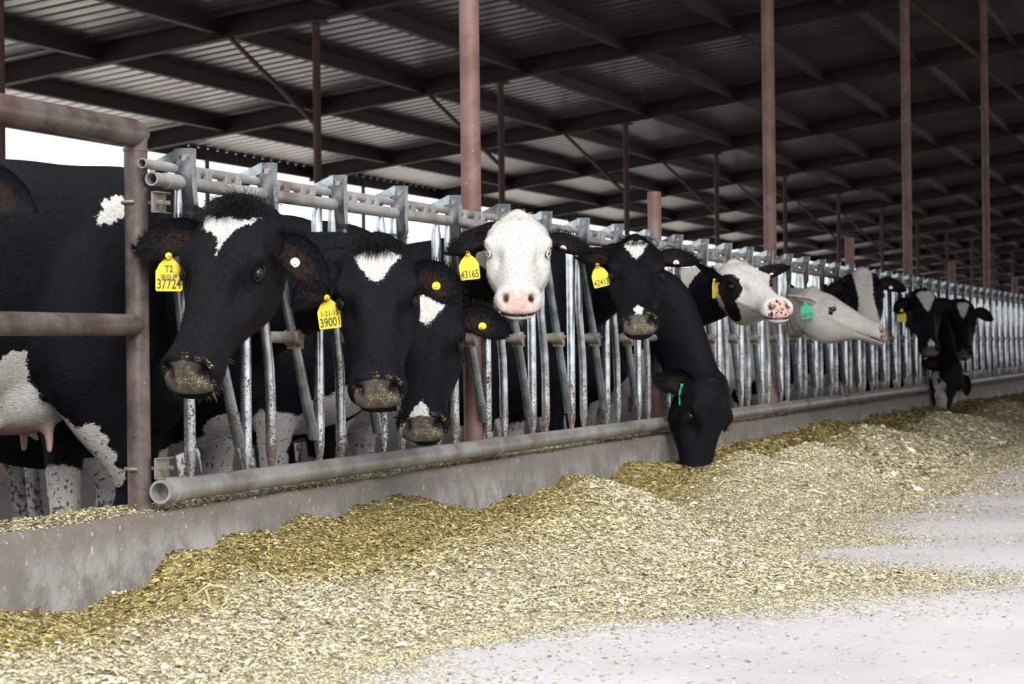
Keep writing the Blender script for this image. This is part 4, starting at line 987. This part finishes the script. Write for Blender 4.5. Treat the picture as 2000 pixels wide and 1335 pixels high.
def dryness(x, y, t):
    return np.clip(.55 - (t - .50) * 3.4 + vnoise(x, y, 4, 9) * .12 + .15 * np.exp(-((x - 5.3) / 1.3) ** 2), 0, .9) * np.clip(1.15 - (x - 9) * .02, .6, 1)
def chips_mesh(cx, cy, cz, nrm, L, Wd, r, tilt=.35):
    n = len(cx); a = r.uniform(0, 6.283, n)
    T1 = np.stack([np.cos(a), np.sin(a), r.normal(0, tilt, n)], 1); T1 -= nrm * (T1 * nrm).sum(1)[:, None] * .8; T1 /= np.linalg.norm(T1, axis=1)[:, None]
    up = nrm + r.normal(0, tilt, (n, 3)); B = np.cross(up, T1); B /= np.linalg.norm(B, axis=1)[:, None]; N = np.cross(T1, B)
    C = np.stack([cx, cy, cz], 1); l = (L / 2)[:, None]; w = (Wd / 2)[:, None]; c = (L * r.uniform(-.15, .25, n))[:, None]
    V = np.stack([C - T1 * l - B * w * .6, C - T1 * l + B * w * .6, C + B * w + N * c, C - B * w + N * c, C + T1 * l - B * w * .5, C + T1 * l + B * w * .5], 1)
    base = (np.arange(n) * 6)[:, None]
    q1 = base + np.array([0, 1, 2, 3]); q2 = base + np.array([3, 2, 5, 4])
    return V.reshape(-1, 3), np.concatenate([q1, q2])
def add_attrs(me, **kw):
    for k, v in kw.items():
        at = me.attributes.new(k, 'FLOAT', 'POINT'); at.data.foreach_set('value', np.ascontiguousarray(v, np.float32))
def build_feed():
    r = np.random.default_rng(11)
    xs = np.concatenate([np.arange(2.8, 13, .016), np.arange(13, 36, .04), np.arange(36, 110, .4)]); ys = np.linspace(-2.45, CURB_F + .03, 150)
    X, Y = np.meshgrid(xs, ys, indexing='ij'); x, y = X.ravel(), Y.ravel(); h, t = feed_h(x, y)
    n, m = len(xs), len(ys); i, j = np.meshgrid(np.arange(n - 1), np.arange(m - 1), indexing='ij'); a = (i * m + j).ravel(); Fq = np.stack([a, a + m, a + m + 1, a + 1], 1)
    keep = (t[Fq] > 0).any(1); Fq = Fq[keep]; used = np.unique(Fq); mp = -np.ones(len(x), int); mp[used] = np.arange(len(used)); Fq = mp[Fq]
    V = np.stack([x, y, h], 1)[used]; dry = dryness(x, y, t)[used]
    Vs, Fs, rn, dr = [V], [Fq], [np.full(len(V), .5)], [dry]; nb = len(Fq); off = len(V)
    def scatter(cnt, xa, xb, L0, L1, wr, pw=1.0, edge=0.0):
        nonlocal off
        x = xa + (xb - xa) * r.uniform(0, 1, cnt) ** pw; y = r.uniform(-2.45, CURB_F - .01, cnt); h, t = feed_h(x, y)
        p = np.clip(t * 9 + .12, 0, 1) * (t > -.0) if not edge else (t <= 0) * 1.0
        k = r.uniform(0, 1, cnt) < p; x, y, h, t = x[k], y[k], h[k], t[k]; n = len(x)
        e = .01; hx, _ = feed_h(x + e, y); hy, _ = feed_h(x, y + e); N = np.stack([-(hx - h) / e, -(hy - h) / e, np.ones(n)], 1); N = np.clip(N, -1.5, 1.5); N /= np.linalg.norm(N, axis=1)[:, None]
        L = r.uniform(L0, L1, n) * (1 + (r.uniform(0, 1, n) > .93) * 1.2); w = L * r.uniform(*wr, n)
        v, f = chips_mesh(x, y, h + r.uniform(.000, .006, n), N, L, w, r); Vs.append(v); Fs.append(f + off); off += len(v)
        rn.append(np.repeat(r.uniform(0, 1, n), 6)); dr.append(np.repeat(np.clip(dryness(x, y, t) + r.normal(0, .2, n), 0, 1), 6))
    scatter(460000, 3.8, 11.5, .005, .0125, (.25, .65), 1.0)
    scatter(190000, 11.5, 36, .014, .028, (.25, .6), 1.3)
    scatter(9000, 3.8, 14, .022, .045, (.05, .09), 1.1)
    me = np_mesh('feed', np.concatenate(Vs), np.concatenate(Fs), [M['feed_base'], M['feed_chip']], smooth=False)
    mi = np.ones(len(me.polygons), np.int32); mi[:nb] = 0; me.polygons.foreach_set('material_index', mi)
    add_attrs(me, rnd=np.concatenate(rn), dry=np.concatenate(dr))
    tag(link(bpy.data.objects.new('feed_pile', me)), 'long heap of chopped yellow-green feed lying on the lane against the curb', 'feed', kind='stuff')
    # sparse crumbs on the lane
    def loose(name, label, x, y, z, L, wr, dryv):
        n = len(x); N = np.tile([0, 0, 1.], (n, 1)); v, f = chips_mesh(x, y, z + L * .12, N, L, L * r.uniform(*wr, n), r, .22)
        me = np_mesh(name, v, f, M['feed_chip'], smooth=False); add_attrs(me, rnd=np.repeat(r.uniform(0, 1, n), 6), dry=np.repeat(dryv, 6))
        tag(link(bpy.data.objects.new(name, me)), label, 'feed', kind='stuff')
    n = 150000; x = 3.6 + 22 * r.uniform(0, 1, n) ** 1.6; D = r.uniform(-1.6, 2.6, n); De = np.interp(x, _exx, _exd); gap = De - D
    # thin tongues of feed dragged out over the lane
    tong = np.exp(-((x - 6.9 - (1.6 - D) * .75) / .22) ** 2) + np.exp(-((x - 8.7) / .35) ** 2) * .8 + np.exp(-((x - 5.6) / 1.0) ** 2) * .5
    p = np.where(gap > -.05, np.exp(-np.maximum(gap, 0) / .16) * .9 + np.exp(-np.maximum(gap, 0) / .7) * (.16 + .5 * tong) + .05, 0); k = r.uniform(0, 1, n) < p
    x, D, gap = x[k], D[k], gap[k]; L = r.uniform(.005, .016, len(x)) * (1 + .4 * (x > 10))
    loose('lane_crumbs', 'loose straw and feed crumbs scattered over the grey lane', x, D - RAIL_D, np.zeros(len(x)), L, (.2, .6), np.clip(r.normal(.85, .15, len(x)), 0, 1))
    n = 150000; x = 3.7 + 22 * r.uniform(0, 1, n) ** 1.35; De = np.interp(x, _exx, _exd) + vnoise(x, x * 0, 5, 5) * .03; gap = r.exponential(.13, n) - .03; D = De - gap * (1 + .5 * vnoise(x, x * 0, 7, 77))
    L = r.uniform(.005, .013, n) * (1 + .5 * (x > 10)); loose('edge_crumbs', 'thinning fringe of straw bits where the feed heap meets the lane', x, D - RAIL_D, np.zeros(n), L, (.25, .65), np.clip(r.normal(.72, .2, n), 0, 1))
    # crumbs on top of the curb
    n = 90000; x = 4 + 28 * r.uniform(0, 1, n) ** 1.5; y = CURB_F + .02 + (CURB_B - CURB_F - .03) * r.uniform(0, 1, n) ** .8
    d = .62 + .3 * vnoise(x, y * 0, 3, 31) + .9 * np.exp(-((x - 5.9) / .45) ** 2) + .5 * np.exp(-((x - 7.6) / .4) ** 2); u = (y - CURB_F) / (CURB_B - CURB_F)
    k = r.uniform(0, 1, n) < np.clip(d, .05, 1) * np.clip(u * 3.2 - .15, .04, 1); x, y, u, d = x[k], y[k], u[k], d[k]; L = r.uniform(.006, .016, len(x))
    pile = np.clip(d - .3, 0, 1) * .016 * np.clip(u * 2 - .3, 0, 1) * r.uniform(0, 1, len(x))
    loose('curb_crumbs', 'feed crumbs lying along the top of the concrete curb', x, y, CURB_T - .004 + pile, L, (.25, .7), np.clip(r.normal(.55, .25, len(x)), 0, 1))
build_feed()
